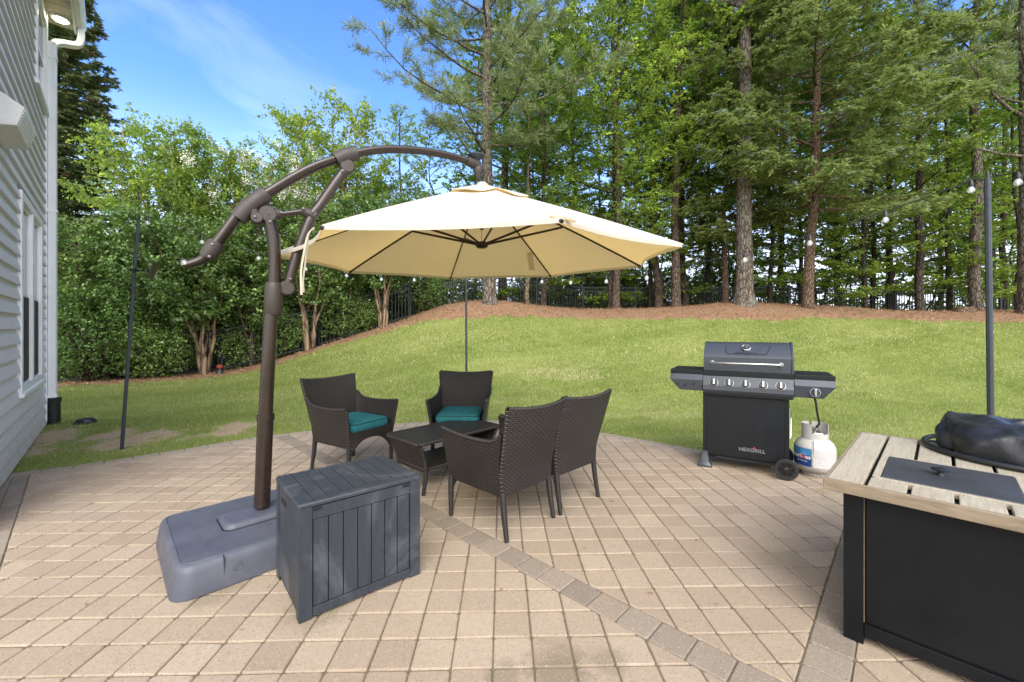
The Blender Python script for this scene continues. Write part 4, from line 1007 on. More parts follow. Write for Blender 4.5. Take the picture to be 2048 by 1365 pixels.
bez_text('AmeriGas', .050, .0004, M['lwhite'], 'label_text_outline', lb, wrap(180, .178, TR + .0012), bold=.0022)
bez_text('Ameri   as', .050, .0004, M['lwhite'], 'label_name', lb, wrap(180, .178, TR + .0018))
bez_text('G', .054, .0004, M['lred'], 'label_initial', lb, wrap(195, .178, TR + .0022), bold=.001)
bez_text('EXCHANGE', .017, .0004, M['lwhite'], 'label_tagline', lb, wrap(192, .140, TR + .0012))
wl = patch(224, 308, .095, .250, M['lwhite'], 'safety_label'); m = MB(); rr = random.Random(2)
for k in range(9):
    a = 239
    while a < 303:
        w = rr.uniform(3, 9)
        if rr.random() < .8: m.sheet(lambda u, v, a=a, w=w, k=k: Vector(((TR + .0026) * math.cos(R(a + w*u)), (TR + .0026) * math.sin(R(a + w*u)), .112 + k * .0145 + .004 * v)), 3, 1, .0004)
        a += w + 1.5
m.build('fine_print', M['ltext'], wl, smooth=None)
m = MB(); m.sheet(lambda u, v: Vector(((TR + .004 + .01 * v - .085 * max(0, v - .55)) * math.cos(R(226 + 20*u)), (TR + .004 + .01 * v - .085 * max(0, v - .55)) * math.sin(R(226 + 20*u)), .185 + .15 * v)), 6, 8, .001); m.build('paper_sleeve', M['lwhite'], tk, smooth=60)
# ------------------------------------------------------------- fire pit table (near right)
FC = Vector((1.315, 1.755, 0)); FA = R(-46); ft = empty('fire_pit_table', FC, FA); tag(ft, 'black fire pit table with whitewashed slat top and dark centre lid at lower right', 'fire table')
FU, FV, ZT = 1.145, 1.145, .67
def gridboards(m, v0, v1, u0, u1):
    m.box(u0, u1, v0, v1, ZT - .022, ZT)
ub_ = [(0.012, .126)]; a = .140
while a + .115 < FU: ub_.append((a, a + .114)); a += .127
PL = (.150, .582, .178, .580)
for k, (a, b_) in enumerate(ub_):
    b_ = min(b_, FU - .012)
    if b_ < PL[0] + .02 or a > PL[1] - .01:
        m = MB(); gridboards(m, .022, FV - .022, a, b_); m.build('slat', M['slat'], ft, smooth=None, bevel=.003)
    else:
        m = MB(); gridboards(m, .022, PL[2] - .022, a, b_); m.build('slat', M['slat'], ft, smooth=None, bevel=.003); m = MB(); gridboards(m, PL[3] + .022, FV - .022, a, b_); m.build('slat', M['slat'], ft, smooth=None, bevel=.003)
m = MB(); m.box(0, FU, 0, .0205, ZT - .046, ZT + .001); m.box(0, FU, FV - .0205, FV, ZT - .046, ZT + .001); m.box(0, .0105, .0207, FV - .0207, ZT - .046, ZT + .001); m.box(FU - .0105, FU, .0207, FV - .0207, ZT - .046, ZT + .001)
m.build('edge_trim', M['slatedge'], ft, smooth=None, bevel=.003)
m = MB(); m.box(PL[0] - .0, PL[1], PL[2] - .020, PL[2] - .001, ZT - .022, ZT + .003); m.box(PL[0], PL[1], PL[3] + .001, PL[3] + .020, ZT - .022, ZT + .003); m.box(PL[0] - .008, PL[0] + .018, PL[2], PL[3], ZT - .022, ZT + .003); m.box(PL[1] - .018, PL[1], PL[2], PL[3], ZT - .022, ZT + .003); m.build('lid_frame', M['slat'], ft, smooth=None, bevel=.002)
m = MB(); m.box(PL[0] + .020, PL[1] - .020, PL[2] + .001, PL[3] - .001, ZT - .02, ZT + .006); cl = m.build('burner_lid', M['plate'], ft, smooth=None, bevel=.003)
m = MB(); kx, ky = (PL[0] + PL[1]) / 2 - .02, (PL[2] + PL[3]) / 2 - .0; m.lathe([(.014, .0), (.011, .008), (.011, .016), (.030, .022), (.031, .027), (.022, .031), (0, .032)], 24, Matrix.Translation((kx, ky, ZT + .005))); m.build('lid_knob', M['blackplastic'], cl, smooth=40)
m = MB(); m.box(.075, FU - .075, .075, FV - .075, .06, ZT - .03); m.build('cabinet', M['firecab'], ft, smooth=None)
m = MB(); m.box(.02, FU - .02, .02, FV - .02, ZT - .05, ZT - .026); m.build('under_frame', M['firecab'], ft, smooth=None)
for x0 in (.06, FU - .125):
    for y0 in (.06, FV - .125):
        m = MB(); m.box(x0, x0 + .065, y0, y0 + .065, .0, ZT - .045); m.build('corner_post', M['firecab'], ft, smooth=None, bevel=.002)
m = MB()
for y0 in (.062, FV - .078): m.box(.128, FU - .128, y0, y0 + .016, .035, .085)
for x0 in (.062, FU - .078): m.box(x0, x0 + .016, .128, FV - .128, .035, .085)
m.build('base_rail', M['firecab'], ft, smooth=None, bevel=.002)
m = MB(); m.box(.1255, .1275, .068, .0745, .09, ZT - .06); m.build('door_gap_strip', M['slatedge'], ft, smooth=None)
m = MB(); m.box(.134, FU - .134, .066, .0745, .095, ZT - .062); m.build('cabinet_door', M['firecab'], ft, smooth=None, bevel=.002)
# covered round fire bowl resting on the back of the table
fb = empty('covered_fire_bowl', ft.matrix_basis @ Vector((.645, 1.06, 0)) + Vector((0, 0, ZT + .0))); tag(fb, 'round bowl under a crumpled black vinyl cover with a black ring on the slatted table', 'covered bowl')
m = MB(); ring = [Vector((.365 * math.cos(2*PI*k/48), .365 * math.sin(2*PI*k/48), .016)) for k in range(48)]; m.tube(ring + [ring[0]], .013, 10, caps=False)
for k in range(4): a = R(45 + 90*k); m.cyl((.25*math.cos(a), .25*math.sin(a), .02), (.365*math.cos(a), .365*math.sin(a), .016), .007, n=8)
m.build('ring', M['blackmetal'], fb, smooth=60)
rc = np.random.default_rng(8); m = MB(); NA, NR = 96, 26; V_ = []
ph = rc.uniform(0, 6.28, 12); CRE = [(rc.uniform(0, 6.28), rc.uniform(.05, .20), rc.choice([-1, 1]) * rc.uniform(.010, .034), rc.uniform(-1.6, 1.6)) for _ in range(34)]
for j in range(NR + 1):
    t = j / NR
    for k in range(NA):
        a = 2 * PI * k / NA
        if t < .62: r = .285 * (t / .62) ; z = .170 - .02 * (t/.62)**3
        else:
            s = (t - .62) / .38; r = .285 + .035 * math.sin(min(1, s*1.3) * PI / 2); z = .150 * (1 - s) ** 0.8 + .012
        fold = 0.0
        for (ca, cw, ch, cs) in CRE: da = (a + cs * (t - .6) - ca + PI) % (2*PI) - PI; fold += ch * math.exp(-(da / cw) ** 2)
        fold *= min(1, max(0, t - .45) * 3.2)
        r2 = r * (1 + .02 * math.sin(3*a + ph[3])) + fold
        z2 = z + (.35 * fold * (1 if t < .8 else 0) + .012 * math.sin(3*a + 6*t + ph[4]) + .010 * math.sin(7*t*3 + 2*a + ph[5]) + .018 * math.sin(2*a + ph[6]) * t) * (1 if t < .75 else (1-t)*4) * .8
        V_.append(Vector((r2 * math.cos(a), r2 * math.sin(a), max(z2, .004))))
Fq = []
for j in range(NR):
    for k in range(NA):
        k2 = (k+1) % NA; Fq.append((j*NA+k, (j+1)*NA+k, (j+1)*NA+k2, j*NA+k2))
m.add(V_, Fq); cv = m.build('vinyl_cover', M['cover'], fb, smooth=180)
tex = bpy.data.textures.new('wrinkle', 'CLOUDS'); tex.noise_scale = .10; tex.noise_depth = 2;  dm = cv.modifiers.new('wrinkle', 'DISPLACE'); dm.texture = tex; dm.strength = .026; dm.mid_level = .5; dm.texture_coords = 'LOCAL'
sub = cv.modifiers.new('sub', 'SUBSURF'); sub.levels = 1; sub.render_levels = 1

# ------------------------------------------------------------- string-light poles and strings
def pole(b, t, r, lab, name='light_pole'):
    p = empty(name, b); m = MB(); d = Vector(t) - Vector(b); m.tube([(0, 0, -.05), d * .5, d], [r, r*.97, r*.9], 8); m.build('shaft', M['greymetal'], p, smooth=20)
    m = MB(); m.tube([d - Vector((0, 0, .01)), d + Vector((0, 0, .05))], [r*.6, r*.3], 8); m.tube([d + Vector((0, 0, .0)), d + Vector((.03, 0, .03)), d + Vector((.05, 0, .0))], .004, 6); m.build('hook', M['blackmetal'], p)
    tag(p, lab, 'light pole', 'string light poles'); return p
PLb, PLt = Vector(onz(243, 897)), at(277, 440, 4.5)
PMb = Vector((-.66, 6.25, hz1(-.66, 6.25))); PMt = Vector((-.66, 6.0, 2.22))
PRt = at(1975, 356, 2.9); PRb = Vector((at(1984, 900, 2.92).x, 2.92, 0.0))
pole(PLb, PLt, .017, 'leaning dark metal pole in the lawn near the house, holding a small solar panel')
PMb = Vector((at(933, 745, 6.2).x, 6.2, hz1(at(933, 745, 6.2).x, 6.2))); PMt = Vector((PMb.x, 6.15, 2.25)); pole(PMb, PMt, .016, 'slim dark metal pole rising behind the armchair that faces the camera')
pole(PRb, PRt, .0185, 'tall slate-grey metal pole behind the slatted fire table at the right')
sp = empty('solar_panel', at(268.5, 541, 4.5)); tag(sp, 'small black solar panel clamped to the leaning pole near the house', 'solar panel')
m = MB(); m.box(-.03, .03, -.025, .025, -.014, .014); m.tube([(.03, 0, 0), (.17, 0, -.01)], .008, 8); m.tube([(.15, 0, .03), (.15, 0, -.05)], .007, 8); m.build('clamp', M['blackmetal'], sp, smooth=30)
PMx = Matrix.Translation((.205, 0, 0)) @ Matrix.Rotation(R(22), 4, 'Z') @ Matrix.Rotation(R(-72), 4, 'Y')
m = MB(); m.box(-.095, .095, -.07, .07, -.008, .008, PMx); m.build('panel', M['blackplastic'], sp, smooth=None, bevel=.003)
m = MB(); m.tube(smooth_path([(.17, 0, -.04), (.16, .01, -.12), (.19, 0, -.20), (.13, 0, -.17)], 4), .003, 6); m.build('wire', M['blackplastic'], sp)
def string(name, A_, B_, zf, ts, lab):
    s = empty(name, A_); m = MB(); n = 40
    def P(t): p = A_.lerp(B_, t); return Vector((p.x, p.y, zf(t)))
    m.tube([P(i / n) - A_ for i in range(n + 1)], .0040, 6); m.build('cable', M['blackmetal'], s)
    for t in ts:
        c = P(t) - A_; m = MB(); m.tube([c + Vector((0, 0, .002)), c - Vector((0, 0, .022)), c - Vector((0, 0, .045))], [.007, .014, .014], 10); so = m.build('socket', M['blackplastic'], s)
        m = MB(); m.lathe([(.010, 0), (.015, -.009), (.021, -.022), (.022, -.031), (.017, -.041), (.008, -.046), (0, -.048)][::-1], 16, Matrix.Translation(c - Vector((0, 0, .044)))); m.build('bulb', M['bulb'], so, smooth=60)
        m = MB(); m.lathe([(0, -.045), (.007, -.042), (.008, -.014), (.004, -.004)], 8, Matrix.Translation(c - Vector((0, 0, .044)))); m.build('filament_stem', M['whiteplastic'], so, smooth=60)
    tag(s, lab, 'string light'); return s
string('string_light', PLt, PMt, lambda t: 2.035 + (1.0 * (t - .72)**2 if t < .72 else 2.74 * (t - .72)**2), (.02, .15, .297, .433, .56, .677, .7955, .90), 'cable of clear globe bulbs strung from the leaning left pole to the middle pole')
string('string_light', PMt, PRt, lambda t: 1.905 + 1.63 * (t - .46)**2, (.085, .176, .265, .347, .438, .529, .619, .709, .804, .897, .985), 'cable of clear globe bulbs sagging from the middle pole to the right pole')
PE = Vector((4.3, .2, 2.6)); string('string_light', PRt, PE, lambda t: PRt.z + (PE.z - PRt.z) * t - .5 * t * (1-t) * 1.0, (.05, .2, .35, .5, .65, .8), 'short end of bulb cable leaving the right pole towards the right edge')

# ------------------------------------------------------------- metal picket fence
def fence(pts, lab, step=.115, hgt=1.2):
    P = [Vector((x, y, 0)) for x, y in pts]; root = empty('metal_fence', (P[0].x, P[0].y, hz1(P[0].x, P[0].y))); O = root.location; tag(root, lab, 'fence')
    posts = []
    for a, b in zip(P[:-1], P[1:]):
        n = max(1, round((b - a).length / 2.3))
        for i in range(n): posts.append(a.lerp(b, i / n))
    posts.append(P[-1]); hs_ = height(np.array([p.x for p in posts]), np.array([p.y for p in posts]))
    for p, h in zip(posts, hs_): p.z = float(h)
    for p in posts:
        m = MB(); q = p - O; m.box(q.x - .032, q.x + .032, q.y - .032, q.y + .032, q.z - .1, q.z + hgt + .06); m.box(q.x - .038, q.x + .038, q.y - .038, q.y + .038, q.z + hgt + .061, q.z + hgt + .075); m.build('post', M['blackmetal'], root, smooth=None)
    for a, b in zip(posts[:-1], posts[1:]):
        m = MB(); d = b - a; L_ = Vector((d.x, d.y, 0)).length; e = Vector((d.x, d.y, 0)) / L_; nn = Vector((-e.y, e.x, 0))
        Mx = Matrix(((e.x, nn.x, 0, a.x - O.x), (e.y, nn.y, 0, a.y - O.y), (d.z / L_, 0, 1, a.z - O.z), (0, 0, 0, 1)))
        for z0 in (.10, hgt - .17, hgt): m.box(.03, L_ - .03, -.018, .018, z0 - .020, z0 + .020, Mx)
        k = step * .7
        while k < L_ - .04: m.box(k - .011, k + .011, -.011, .011, .03, hgt - .013, Mx); k += step
        m.build('picket_panel', M['blackmetal'], root, smooth=None)
    return root
fence([(-13.5, 9.9), (-11.56, 10.5), (-8.2, 11.75), (-6.1, 12.9)], 'black metal picket fence running behind the shrubs on the left')
fence([(-6.02, 12.96), (-3.55, 14.5), (-3.0, 16.2)], 'black metal picket fence section climbing the slope at the left end of the ridge')
fence([(-2.95, 16.3), (3, 17.6), (12, 18), (26, 18.2)], 'long black metal picket fence along the top of the ridge before the woods')
sk = empty('sprinkler_head', at(440, 742, 11.3)); sk.location.z = hz1(sk.location.x, 11.3) + .01; tag(sk, 'small black garden spike with a red top at the fence foot on the left', 'garden spike')
m = MB(); m.lathe([(.11, 0), (.10, .03), (.05, .10), (.045, .16), (0, .17)], 12); m.build('base', M['blackplastic'], sk)
m = MB(); m.lathe([(.05, .155), (.075, .19), (.07, .25), (0, .27)], 12); m.build('red_cap', plain('faded_red', (.25, .035, .02), .6), sk)
# ------------------------------------------------------------- vegetation
def leaf_mat(name, lo, hi, tip=None, trans=.35, rough=.5, spec=.35):
    t = NT(name); a = t.n('ShaderNodeAttribute', attribute_name='tint').outputs['Fac']; oi = t.n('ShaderNodeObjectInfo').outputs['Random']
    c = t.mix(a, lo, hi)
    if tip: c = t.mix(t.mr(a, .90, .97), c, tip)
    hs = t.n('ShaderNodeHueSaturation'); t.l(c, hs.inputs['Color']); t.l(t.mr(oi, 0, 1, .488, .512), hs.inputs['Hue']); t.l(t.mr(oi, 0, 1, 1.15, .88), hs.inputs['Value'])
    c = hs.outputs[0]
    t.color(c); t.set(Roughness=rough); t.p.inputs['Specular IOR Level'].default_value = spec
    tr = t.n('ShaderNodeBsdfTranslucent'); ms = t.n('ShaderNodeMixShader'); ms.inputs[0].default_value = trans
    hs2 = t.n('ShaderNodeHueSaturation'); hs2.inputs['Value'].default_value = 1.5; hs2.inputs['Hue'].default_value = .49; t.l(c, hs2.inputs['Color']); t.l(hs2.outputs[0], tr.inputs['Color'])
    t.l(t.p.outputs[0], ms.inputs[1]); t.l(tr.outputs[0], ms.inputs[2]); t.l(ms.outputs[0], t.out.inputs['Surface']); return t.m
def bark_mat(name, lo, hi, sc=9, lichen=None):
    t = NT(name); o = t.mapping(t.obj(), (1, 1, .28)); v = t.n('ShaderNodeTexVoronoi', feature='DISTANCE_TO_EDGE', Scale=sc * 1.6); t.l(o, v.inputs['Vector'])
    f = t.noise(sc, 6, .7, o, .5); crack = t.mr(v.outputs['Distance'], 0, .18)
    c = t.mix(t.mr(f, .3, .7), lo, hi); c = t.mix(crack, tuple(x * .35 for x in lo), c)
    if lichen: c = t.mix(t.mr(t.noise(1.6, 5, .7), .5, .68, 0, .6), c, lichen)
    t.color(c); t.set(Roughness=.95); t.p.inputs['Specular IOR Level'].default_value = .15; t.bump(t.math('ADD', crack, f), .03, .8); return t.m
M['bark_pine'] = bark_mat('pine_bark', (0.115, 0.088, 0.070), (0.235, 0.195, 0.165), 9, (0.26, 0.27, 0.23))
M['bark_cedar'] = bark_mat('cedar_bark', (0.15, 0.095, 0.065), (0.27, 0.19, 0.14), 14)
M['bark_dark'] = bark_mat('dark_bark', (0.045, 0.036, 0.028), (0.105, 0.085, 0.066), 10)
M['bark_myrtle'] = bark_mat('smooth_tan_bark', (0.24, 0.165, 0.105), (0.36, 0.27, 0.18), 3)
M['bark_brown'] = bark_mat('brown_bark', (0.095, 0.065, 0.048), (0.19, 0.14, 0.11), 10)
M['l_oak'] = leaf_mat('woodland_leaf', (0.115, 0.195, 0.026), (0.250, 0.365, 0.055), trans=.42)
M['l_mid'] = leaf_mat('mid_green_leaf', (0.090, 0.165, 0.028), (0.200, 0.305, 0.052), (0.3087, 0.4387, 0.0813), trans=.38)
M['l_elm'] = leaf_mat('feathery_leaf', (0.100, 0.190, 0.032), (0.230, 0.345, 0.058), (0.3496, 0.5336, 0.0747), trans=.35)
M['l_cedar'] = leaf_mat('cedar_leaf', (0.125, 0.175, 0.052), (0.260, 0.325, 0.105), (0.2436, 0.3084, 0.2112), trans=.35, rough=.7)
M['l_pine'] = leaf_mat('pine_needle', (0.140, 0.185, 0.070), (0.27, 0.32, 0.13), trans=.2, rough=.6)
M['l_spruce'] = leaf_mat('spruce_needle', (0.095, 0.140, 0.062), (0.215, 0.260, 0.115), (0.1875, 0.1225, 0.0750), trans=.12, rough=.65)
M['l_myrtle'] = leaf_mat('myrtle_leaf', (0.100, 0.175, 0.022), (0.215, 0.320, 0.048), (0.3432, 0.4488, 0.0660), trans=.42)
M['l_holly'] = leaf_mat('glossy_dark_leaf', (0.045, 0.098, 0.022), (0.125, 0.205, 0.045), (0.1824, 0.3072, 0.0768), trans=.18, rough=.36, spec=.5)
M['l_bush'] = leaf_mat('shrub_leaf', (0.055, 0.110, 0.022), (0.150, 0.240, 0.050), (0.2304, 0.3840, 0.0864), trans=.25, rough=.4, spec=.5)
M['l_flower'] = plain('white_blossom', (0.72, 0.70, 0.66), .8)
M['grass'] = leaf_mat('grass_blade', (0.185, 0.238, 0.052), (0.350, 0.390, 0.130), (0.60, 0.53, 0.34), trans=.35, rough=.7, spec=.12)
M['needle_litter'] = leaf_mat('needle_litter', (0.17, 0.088, 0.045), (0.42, 0.26, 0.15), (.6, .46, .33), trans=0, rough=.9, spec=.1)

def quads(C, D, N, Ln, Wd):
    D = D / (np.linalg.norm(D, axis=1, keepdims=True) + 1e-9); Sd = np.cross(D, N); Sd /= (np.linalg.norm(Sd, axis=1, keepdims=True) + 1e-9)
    n = len(C); V = np.empty((n, 4, 3)); V[:, 0] = C - D * Ln[:, None] * .5; V[:, 1] = C + Sd * Wd[:, None] * .5; V[:, 2] = C + D * Ln[:, None] * .5; V[:, 3] = C - Sd * Wd[:, None] * .5
    return V.reshape(-1, 3), np.arange(n * 4).reshape(n, 4)
class Skel:
    def __init__(s, seed): s.r = random.Random(seed); s.g = np.random.default_rng(seed); s.tw = []; s.mb = MB()
    def path(s, p, d, L_, n, curve, wob):
        pts = [Vector(p)]; d = Vector(d).normalized()
        for i in range(n):
            d = (d + Vector((0, 0, curve / n)) + Vector((s.r.gauss(0, wob), s.r.gauss(0, wob), s.r.gauss(0, wob * .6)))).normalized(); pts.append(pts[-1] + d * (L_ / n))
        return pts
    def wood(s, pts, r0, r1, n=5):
        k = len(pts) - 1; s.mb.tube(pts, [r0 + (r1 - r0) * (i / k) for i in range(k + 1)], n, caps=False)
def interp(pts, t):
    f = t * (len(pts) - 1); i = min(int(f), len(pts) - 2); return pts[i].lerp(pts[i+1], f - i), (pts[i+1] - pts[i]).normalized()
def leaves(sk, name, mat, per, spread, ln, wd, mode='flat', tipfrac=0.0):
    """scatter leaves along the collected twigs (p0, p1, weight)"""
    g = sk.g; T = np.array([[*a, *b, w] for a, b, w in sk.tw]); Ls = np.linalg.norm(T[:, 3:6] - T[:, :3], axis=1)
    cnt = np.maximum(1, g.poisson(per * Ls * T[:, 6])); idx = np.repeat(np.arange(len(T)), cnt); n = len(idx)
    t = g.uniform(0, 1.05, n)[:, None]; C = T[idx, :3] * (1 - t) + T[idx, 3:6] * t; ax = T[idx, 3:6] - T[idx, :3]; ax /= np.linalg.norm(ax, axis=1, keepdims=True) + 1e-9
    J = g.normal(0, 1, (n, 3)); J /= np.linalg.norm(J, axis=1, keepdims=True)
    if mode == 'flat':
        C = C + J * np.array([1, 1, .45]) * (spread * g.uniform(.1, 1, n))[:, None]; D = J * np.array([1, 1, .35]) + ax * .4 + np.array([0, 0, -.15]); N = g.normal(0, .55, (n, 3)) + np.array([0, 0, 1.0])
    elif mode == 'needle':
        D = J + ax * .9 + np.array([0, 0, .25]); D /= np.linalg.norm(D, axis=1, keepdims=True); C = C + D * (ln * .5) + J * spread * .3; N = g.normal(0, 1, (n, 3))
    elif mode == 'feather':
        side = np.cross(ax, np.array([0, 0, 1.0])); side /= np.linalg.norm(side, axis=1, keepdims=True) + 1e-9; sg = g.choice([-1, 1], n)[:, None]
        D = ax * .7 + side * sg * .8 + J * .35 + np.array([0, 0, -.10]); C = C + side * sg * (spread * g.uniform(.1, .9, n))[:, None] + J * spread * .35; N = g.normal(0, .45, (n, 3)) + np.array([0, 0, 1.0])
    else:
        C = C + J * (spread * g.uniform(.1, 1, n))[:, None]; D = g.normal(0, 1, (n, 3)); N = g.normal(0, 1, (n, 3)) + np.array([0, 0, .4])
    sz = g.uniform(.5, 1.45, n); V, Q = quads(C, D, N, ln * sz, wd * sz); tint = np.clip(g.normal(.5, .22, n), 0, .89)
    if tipfrac: 
        k = g.random(len(T)) < tipfrac; tint[k[idx] & (t[:, 0] > .3)] = .99
    o = np_mesh(name, V, Q, mat, None, tint); return o
def finish(sk, bark, crown_objs, name):
    root = empty(name); sk.mb.build('trunk', bark, root, smooth=180)
    for c in crown_objs: c.parent = root
    return root
KW = dict
def tall_tree(seed, name, bark, leaf, H, r0, c0, prof, nlimb, el0, el1, curve, ntw, twL, nsub, subL, per, spread, ln, wd, mode='flat', lean=(0, 0), wob=.05, flare=1.5, lw=.35, tipfrac=0.0, ext=(), droop=0.0):
    sk = Skel(seed); r = sk.r; n = 14; pts = []; x = y = 0
    for i in range(n + 1):
        t = i / n; pts.append(Vector((lean[0] * t * H + x, lean[1] * t * H + y, t * H))); x += r.gauss(0, wob); y += r.gauss(0, wob)
    pts[0] = Vector((0, 0, -.3)); rad = [r0 * (1 - .72 * (i / n)) for i in range(n + 1)]; rad[0] = r0 * flare
    pts.insert(1, pts[0].lerp(pts[1], .45) ); rad.insert(1, r0 * 1.02); sk.mb.tube(pts, rad, 12, caps=False)
    ga = r.uniform(0, 6)
    for i in range(nlimb):
        t = c0 + (1 - c0) * ((i + r.random() * .8) / nlimb); t = min(t, .99); p, d = interp(pts, t); ga += 2.4 + r.uniform(-.4, .4); u = (t - c0) / (1 - c0)
        L_ = prof(u) * r.uniform(.7, 1.15); el = R(el0 + (el1 - el0) * u + r.uniform(-8, 8)); dv = Vector((math.cos(ga) * math.cos(el), math.sin(ga) * math.cos(el), math.sin(el)))
        lp = sk.path(p, dv, L_, 7, curve, .09); lr = max(.012, min(.045, r0 * .26) * lw / .35 * (1.1 - u)) ; sk.wood(lp, lr, .008)
        for k in range(ntw):
            q, dd = interp(lp, .22 + .78 * (k + r.random()) / ntw); sd = dd.cross(Vector((0, 0, 1))).normalized() * (1 if k % 2 else -1); tv = dd * r.uniform(.4, .9) + sd * r.uniform(.5, 1.0) + Vector((0, 0, r.uniform(-.15, .3) - droop))
            TL = twL * r.uniform(.6, 1.25) * (1.15 - .5 * k / ntw); tp = sk.path(q, tv, TL, 3, .1 - droop, .10); sk.wood(tp, .011, .004, 3)
            for a, b in zip(tp[:-1], tp[1:]): sk.tw.append((a, b, .6))
            for m_ in range(nsub):
                q2, d2 = interp(tp, .2 + .8 * (m_ + r.random()) / nsub); v2 = (d2 * .6 + Vector((r.gauss(0, .6), r.gauss(0, .6), r.gauss(0, .25) - droop))).normalized(); sk.tw.append((q2, q2 + v2 * subL * r.uniform(.6, 1.3), 1.0))
    for (z, az, el, L_, rr) in ext:
        p, d = interp(pts, z / H); dv = Vector((math.cos(R(az)) * math.cos(R(el)), math.sin(R(az)) * math.cos(R(el)), math.sin(R(el)))); lp = sk.path(p, dv, L_, 8, .15, .10); sk.wood(lp, rr, .015, 8)
        for k in range(7):
            q, dd = interp(lp, .35 + .65 * (k + r.random()) / 7); tp = sk.path(q, dd + Vector((r.gauss(0, .6), r.gauss(0, .6), r.gauss(.1, .4))), L_ * .3, 4, .1, .12); sk.wood(tp, .012, .004, 3)
            for a, b in zip(tp[:-1], tp[1:]): sk.tw.append((a, b, .7))
    cr = leaves(sk, 'crown', M[leaf], per, spread, ln, wd, mode, tipfrac); return finish(sk, M[bark], [cr], name)
def multi_tree(seed, name, bark, leaf, H, stems, z0, rad, per, ln, wd, flowers=0, nsub=5, spread=.13, open_=1.0, tipfrac=.12, ntw=9):
    """multi-stem vase shaped small tree; crown between z0 and H"""
    sk = Skel(seed); r = sk.r; fl = []
    for i in range(stems):
        a = 2*PI*i/stems + r.uniform(-.3, .3); h = H * r.uniform(.82, 1.0); out = rad * r.uniform(.25, .75)
        pts = [Vector((math.cos(a) * (.05 + .06 * r.random()), math.sin(a) * .09, -.15))]
        for k in range(1, 9):
            t = k / 8; pts.append(Vector((math.cos(a) * (.10 + out * t ** 1.5) + r.gauss(0, .04), math.sin(a) * (.10 + out * t ** 1.5) + r.gauss(0, .04), h * t)))
        sk.wood(pts, r.uniform(.045, .062), .010, 7)
        for k in range(ntw):
            t = z0 / H + (1 - z0 / H) * (k + r.random()) / ntw; t = min(t, .98); p, d = interp(pts, t); a2 = r.uniform(0, 2*PI); u = (t - z0/H) / (1 - z0/H)
            bl = rad * (.35 + .65 * math.sin(PI * min(1, .15 + u * .85))) * r.uniform(.5, .95) * open_; tp = sk.path(p, Vector((math.cos(a2), math.sin(a2), r.uniform(.1, .9))), bl, 5, .25, .14); sk.wood(tp, .014, .004, 4)
            for m_ in range(nsub):
                q, dd = interp(tp, .25 + .75 * (m_ + r.random()) / nsub); v = (dd * .7 + Vector((r.gauss(0, .5), r.gauss(0, .5), r.gauss(.15, .35)))).normalized(); e = q + v * r.uniform(.22, .55); sk.tw.append((q, e, 1.0))
                for _ in range(2): v3 = (v + Vector((r.gauss(0, .6), r.gauss(0, .6), r.gauss(0, .5)))).normalized(); q3 = q.lerp(e, r.random()); sk.tw.append((q3, q3 + v3 * r.uniform(.15, .35), 1.0))
                if flowers and u > .45 and r.random() < flowers: fl.append(e)
    objs = [leaves(sk, 'crown', M[leaf], per, spread, ln, wd, 'ball', tipfrac)]
    if fl:
        g = sk.g; C = np.repeat(np.array([list(p) for p in fl]), 110, axis=0); C = C + g.normal(0, 1, C.shape) * np.array([.075, .075, .11]); n = len(C)
        V, Q = quads(C, g.normal(0, 1, (n, 3)), g.normal(0, 1, (n, 3)), np.full(n, .035), np.full(n, .03)); objs.append(np_mesh('blossom', V, Q, M['l_flower']))
    return finish(sk, M[bark], objs, name)
def bush(seed, name, leaf, H, rad, n, ln, wd, base=.0, bark='bark_brown'):
    sk = Skel(seed); r = sk.r
    for i in range(n):
        a = r.uniform(0, 2*PI); u = r.random(); el = math.asin(2 * u - 1) if base == 0 else math.asin(max(-.9, 2*u - 1)); k = r.uniform(.35, 1.0) ** .6
        c = Vector((math.cos(a) * math.cos(el) * rad * k, math.sin(a) * math.cos(el) * rad * k, H * .52 + math.sin(el) * H * .50 * k)); c *= 1 + .12 * math.sin(3 * a + seed) * math.cos(2 * el + seed)
        d = (c - Vector((0, 0, H * .25))).normalized(); d = (d + Vector((r.gauss(0, .4), r.gauss(0, .4), r.gauss(.2, .4)))).normalized(); sk.tw.append((c - d * .12, c + d * r.uniform(.08, .22), 1.0))
        if i % 14 == 0: sk.wood([Vector((r.gauss(0, .05), r.gauss(0, .05), -.1)), c * .5 + Vector((0, 0, .05)), c], .022, .005, 4)
    return finish(sk, M[bark], [leaves(sk, 'crown', M[leaf], 26, .10, ln, wd, 'ball', .10)], name)
